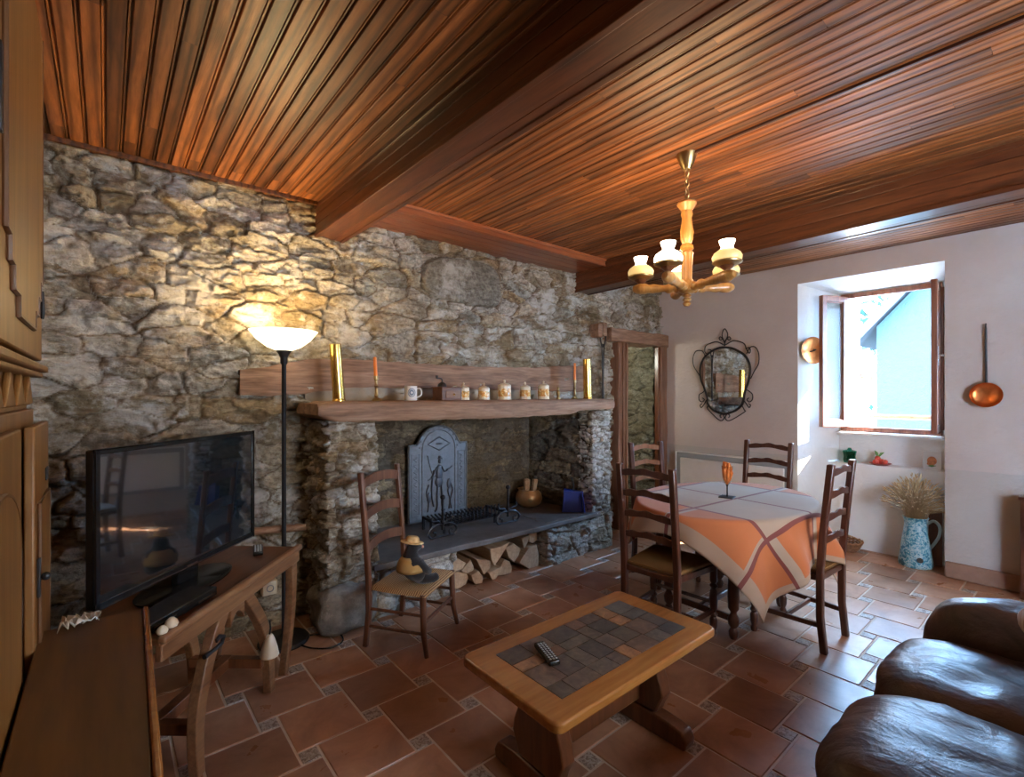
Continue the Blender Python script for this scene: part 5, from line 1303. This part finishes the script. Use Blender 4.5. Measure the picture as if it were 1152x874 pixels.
MB().prism([(-.105,.0),(.105,.0),(.085,.19),(-.085,.19)], -.006, .006, lambda a, b, t: mt @ Vector((a, t, b))).prism([(-.105,.0),(-.093,.0),(-.073,.19),(-.085,.19)], -.055, .006, lambda a, b, t: mt @ Vector((a, t, b))).prism([(.093,.0),(.105,.0),(.085,.19),(.073,.19)], -.055, .006, lambda a, b, t: mt @ Vector((a, t, b))).prism([(-.085,.175),(.085,.175),(.085,.19),(-.085,.19)], -.055, .006, lambda a, b, t: mt @ Vector((a, t, b))).build('pan', blue, dp, bevel=.003)
MB().tube([mt @ Vector((0,0,.18)), mt @ Vector((.005,0,.24)), mt @ Vector((-.005,0,.32))], [.013,.010,.012], 8).build('handle', M['blackmat'], dp)
tl = thing('fire_tongs', 'old iron tongs hanging from a wooden block at the corner of the door lintel', 'fire tongs', (3.955, 3.245, 1.35))
MB().tube(smooth_line([(-.012,0,0),(-.006,0,.25),(-.014,0,.55),(-.045,0,.68),(-.055,0,.80)]), .008, 6).tube(smooth_line([(.012,0,0),(.006,0,.25),(.014,0,.55),(.045,0,.68),(.035,0,.82)]), .008, 6).build('arm', M['blackmat'], tl)
MB().ball((0,0,.60), .02, 10).build('pivot', M['blackmat'], tl)
wb = tag(MB().box(3.85, 3.915, 3.215, 3.36, 2.03, 2.17).box(3.94, 4.0, 3.225, 3.36, 2.05, 2.19).build('wooden_bracket', M['oldoak'], bevel=.008), 'rough wooden hanging block fixed in the stone left of the door lintel', 'bracket')
# firewood under the hearth
lg = ['leftmost upper split log', 'small split wedge resting right of the leftmost upper log', 'round-bottomed log at the lower left', 'dark honey-coloured round log on the floor left of centre',
      'upright triangular split log left of centre', 'large triangular split log under the slab', 'diamond-shaped split log right of the large triangle', 'thin upper split log near the top right', 'topmost right-hand log against the slab',
      'largest round log at the lower right', 'half-round log on the floor right of centre', 'pale narrow wedge on the floor at the centre of the pile']
endw = [wood('log end %d' % i, tuple(x*f for x in (.30,.17,.09)), tuple(x*f for x in (.48,.31,.18)), tuple(x*f for x in (.62,.44,.28)), 'y', .85, bump=.5) for i, f in enumerate((1, .88, 1.12))]
bark = plain('bark', (.09,.055,.035), .9, var=.4, bump=.8, scale=30)
for i, p in enumerate(LOGS):
    cx = sum(q[0] for q in p)/len(p); cz = sum(q[1] for q in p)/len(p)
    rng = random.Random(i+40); y0 = 2.985+rng.uniform(-.01, .03); y1 = y0+.40
    pp = [((a-cx)*.97, max(.002, b)-cz if b > .004 else .002-cz) for a, b in p]
    if sum((pp[k][0]*pp[(k+1) % len(pp)][1]-pp[(k+1) % len(pp)][0]*pp[k][1]) for k in range(len(pp))) < 0: pp = pp[::-1]
    o_ = thing('firewood_log', lg[i] + ', under the hearth', 'firewood', (cx, y0, cz), 0, 'firewood under the hearth')
    MB().prism(pp, 0, y1-y0, lambda a, b, t: (a+.01*t, t, b)).build('split_wood' , endw[i % 3], o_, bevel=.004)
    if i in (2, 3, 9, 10):
        lo = sorted(pp, key=lambda q: q[1])[:3]; lo.sort()
        MB().tube([(lo[1][0], .004, lo[1][1]+.006), (lo[1][0]+.004, .39, lo[1][1]+.006)], .008, 6).build('bark', bark, o_)
L_(MB().box(1.94, 2.82, 3.42, 3.60, -.01, .30)).build('log_store_back', bark, fp)
# soft toy on the low chair
ty = thing('stuffed_toy', 'black plush mole with tan waistcoat and straw hat sitting on the rush chair', 'soft toy', (1.345, 2.50, .354), math.atan2(-.31, .20)+R(60)); ty.scale = (1.12, 1.12, 1.12)
plush = plain('black plush', (.012,.011,.012), .95, var=.3, sheen=.4, bump=.5, scale=60)
tan = plain('tan felt', (.45,.27,.09), .9, var=.15)
def skin(name, edges_pts, mat, parent, sub=2):
    vs, es, rs = edges_pts
    me = bpy.data.meshes.new(name); me.from_pydata(vs, es, [])
    o_ = bpy.data.objects.new(name, me); COL.objects.link(o_)
    m_ = o_.modifiers.new('skin', 'SKIN'); 
    for k, r_ in enumerate(rs): me.skin_vertices[0].data[k].radius = (r_, r_) if isinstance(r_, float) else r_
    me.skin_vertices[0].data[0].use_root = True; m_.use_smooth_shade = True
    s_ = o_.modifiers.new('sub', 'SUBSURF'); s_.levels = sub; s_.render_levels = sub
    me.materials.append(mat); o_.parent = parent; return o_
import bmesh
def skin_prepare(name, vs, es, rs, mat, parent):
    me = bpy.data.meshes.new(name); bm = bmesh.new(); lay = bm.verts.layers.skin.verify()
    bv = [bm.verts.new(p) for p in vs]
    for a, b in es: bm.edges.new((bv[a], bv[b]))
    for v_, r_ in zip(bv, rs): v_[lay].radius = (r_, r_)
    bv[0][lay].use_root = True
    bm.to_mesh(me); bm.free(); me.materials.append(mat)
    o_ = bpy.data.objects.new(name, me); COL.objects.link(o_); o_.parent = parent
    m_ = o_.modifiers.new('skin', 'SKIN'); m_.use_smooth_shade = True
    s_ = o_.modifiers.new('sub', 'SUBSURF'); s_.levels = 2; s_.render_levels = 2
    return o_
# +x is the way the toy faces
V = [(0,0,.065),(-.005,0,.115),(0,0,.155),(.004,0,.195),(.035,0,.190),(.062,0,.182),
     (.045,.035,.035),(.105,.05,.022),(.13,.052,.035),(.045,-.035,.035),(.105,-.05,.022),(.13,-.052,.035),
     (.01,.052,.125),(.045,.062,.085),(.08,.045,.06),(.01,-.052,.125),(.045,-.062,.085),(.08,-.045,.06)]
E_ = [(0,1),(1,2),(2,3),(3,4),(4,5),(0,6),(6,7),(7,8),(0,9),(9,10),(10,11),(1,12),(12,13),(13,14),(1,15),(15,16),(16,17)]
RS = [.066,.058,.036,.040,.026,.010,.034,.024,.022,.034,.024,.022,.024,.022,.020,.024,.022,.020]
skin_prepare('body', V, E_, RS, plush, ty)
MB().ball((.064,0,.183), .009, 10).build('nose', plain('pink felt', (.55,.22,.16), .7), ty)
MB().ball((.040,.018,.207), .005, 8).build('eye', M['white'], ty); MB().ball((.040,-.018,.207), .005, 8).build('eye', M['white'], ty)
mb = MB(); n = 30; prof = [(.071,.078),(.071,.095),(.066,.115),(.056,.135),(.042,.150)]
vs = []; 
for r_, z in prof:
    for k in range(n+1):
        a_ = R(68)+(2*PI-2*R(68))*k/n; vs.append((r_*.98*math.cos(a_)-.004, r_*1.02*math.sin(a_), z))
mb.add(vs, [(j*(n+1)+i, j*(n+1)+i+1, (j+1)*(n+1)+i+1, (j+1)*(n+1)+i) for j in range(4) for i in range(n)]).build('waistcoat', tan, ty, solid=.005)
MB().lathe([(.030,.0),(.050,-.004),(.060,.0),(.058,.003),(.036,.004),(.034,.020),(.026,.030),(0,.033)], 26, Matrix.Translation((.004,0,.218)) @ Matrix.Rotation(R(10), 4, 'Y')).build('straw_hat', plain('straw', (.62,.40,.16), .7, var=.25, scale=60), ty)

# ================================================================== OUTSIDE
nh = thing('neighbour_house', 'pale rendered gable of the neighbouring house seen through the open window', 'house', (9.2, 0, -1.2))
render_ = NT('pale rough render'); v = render_.obj(); render_.bump(render_.noise(v, 10, 6, .7), .6, .05)
render_ = render_.set(col=(.020,.038,.037), rough=.9)
poly = [(-2.5,-1), (2.13,-1), (2.13,3.70), (1.05,4.915), (-2.5,1.0)]
MB().prism(poly, 0, 3.0, lambda a, b, t: (t, a, b)).build('gable_wall', render_, nh)
def slope(mb, y0, z0, y1, z1, th, x0, x1):
    d = Vector((0, y1-y0, z1-z0)).normalized(); nn = Vector((0, -d.z, d.y))
    if nn.z < 0: nn = -nn
    p = [(y0, z0), (y1, z1), (y1+nn.y*th, z1+nn.z*th), (y0+nn.y*th, z0+nn.z*th)]
    mb.prism(p, x0, x1, lambda a, b, t: (t, a, b))
mb = MB(); slope(mb, 2.40, 3.42, 1.05, 4.937, .10, -.20, 3.1); slope(mb, 1.05, 4.937, -2.7, .79, .10, -.20, 3.1); mb.build('roof', plain('slate roof', (.012,.012,.014), .6), nh)
mb = MB(); slope(mb, 2.42, 3.36, 1.05, 4.90, .07, -.22, -.16); mb.build('verge_board', plain('grey verge board', (.014,.010,.011), .6), nh)
tr = thing('tree', 'leafy tree whose crown shows above the neighbouring roof', 'tree', (14.5, 5.0, -1.5))
MB().tube([(0,0,0),(.1,0,2.5),(0,.1,4.2)], [.22,.17,.1], 10).build('trunk', bark, tr)
mb = MB(); rng = random.Random(2)
for i in range(2600):
    c = Vector((rng.gauss(0, 1), rng.gauss(0, 1.4), rng.gauss(0, .9)))
    c = Vector((c.x*.9, c.y, 5.2+c.z)); s_ = rng.uniform(.06, .14)
    a_ = Vector((rng.uniform(-1,1), rng.uniform(-1,1), rng.uniform(-1,1))).normalized()*s_; b_ = a_.cross(Vector((rng.uniform(-1,1), rng.uniform(-1,1), rng.uniform(-1,1)))).normalized()*s_*.6
    mb.add([c-a_, c+b_, c+a_, c-b_], [(0,1,2,3)])
o = mb.build('crown', plain('leaves', (.012,.045,.030), .6, var=.4), tr, smooth=0); o['kind'] = 'stuff'
sb = MB().bar((5.955,1.52,1.80),(5.97,1.43,1.60),.03,.05).bar((5.955,1.55,1.66),(5.975,1.40,1.57),.03,.05)
tag(sb.build('shutter_catch', M['oldoakz'], bevel=.006), 'small weathered wooden shutter catch outside the open window', 'shutter catch')
gd = struct(MB().box(5.95, 40, -30, 30, -1.35, -1.2).build('ground', plain('ground', (.14,.13,.11), .9), smooth=0))

# ================================================================== LIGHT
def lamp(kind, name, loc, energy, col, size=.05, **k):
    l = bpy.data.lights.new(name, kind); l.energy = energy; l.color = col
    if kind in ('POINT', 'SPOT'): l.shadow_soft_size = size
    o = bpy.data.objects.new(name, l); COL.objects.link(o); o.location = loc
    for a, b in k.items(): setattr(l, a, b)
    return o
lamp('POINT', 'floor_lamp_bulb', (.800, 3.03, 1.81), 9.5, (1, .68, .32), .14)
for i, (x, y) in enumerate(LAMPS):
    lamp('POINT', 'chandelier_bulb', (x, y, 2.205), 1.2, (1, .62, .30), .03)
w = bpy.data.worlds.new('sky'); SC.world = w; w.use_nodes = True
nt = w.node_tree; bg = nt.nodes['Background']
bg.inputs['Color'].default_value = (.31, .59, 1.0, 1); bg.inputs['Strength'].default_value = 30.0
s_ = lamp('SUN', 'sun', (8, -2, 6), 30, (1, .93, .82)); s_.data.angle = R(.6)
s_.rotation_euler = Vector((-.62, .66, -.85)).to_track_quat('-Z', 'Y').to_euler()
def portal(name, loc, rot, sx, sy):
    l = bpy.data.lights.new(name, 'AREA'); l.shape = 'RECTANGLE'; l.size = sx; l.size_y = sy; l.cycles.is_portal = True
    o = bpy.data.objects.new(name, l); COL.objects.link(o); o.location = loc; o.rotation_euler = rot
portal('window_portal', (XO-.02, 1.18, 1.75), (0, R(90), 0), 1.35, .75)
l = bpy.data.lights.new('rear_fill_light', 'AREA'); l.shape = 'RECTANGLE'; l.size = 1.9; l.size_y = 1.6; l.energy = 50; l.color = (1.0, .85, .66)  # added warm fill lamp outside the made-up rear window
o = bpy.data.objects.new('rear_fill_light', l); COL.objects.link(o); o.location = (2.1, YF-.30, 1.55); o.rotation_euler = (R(90), 0, 0)
struct(MB().box(.2, 4.2, YF-1.4, YF-1.3, -.1, 4.5).build('sky_blocker', M['lime'], smooth=0))  # unseen wall added to block the sky behind the rear opening
lamp('POINT', 'passage_lamp', (4.0, 3.85, 1.9), 6, (.95, 1, .88), .1)
# ================================================================== CAMERA
cam = bpy.data.cameras.new('camera'); co = bpy.data.objects.new('camera', cam); COL.objects.link(co)
cam.sensor_width = 36; cam.lens = 36*545/1152; cam.shift_y = 6/1152; cam.clip_start = .02
co.location = (0, 0, 1.45); co.rotation_euler = (R(90), 0, R(-40))
SC.camera = co
SC.view_settings.view_transform = 'Standard'; SC.view_settings.look = 'None'; SC.view_settings.gamma = 1; SC.view_settings.use_curve_mapping = False
SC.view_settings.exposure = 1.55
cy = SC.cycles
cy.use_denoising = True; cy.max_bounces = 8; cy.diffuse_bounces = 4; cy.glossy_bounces = 4; cy.transparent_max_bounces = 8
cy.sample_clamp_indirect = 6; cy.caustics_reflective = False; cy.caustics_refractive = False
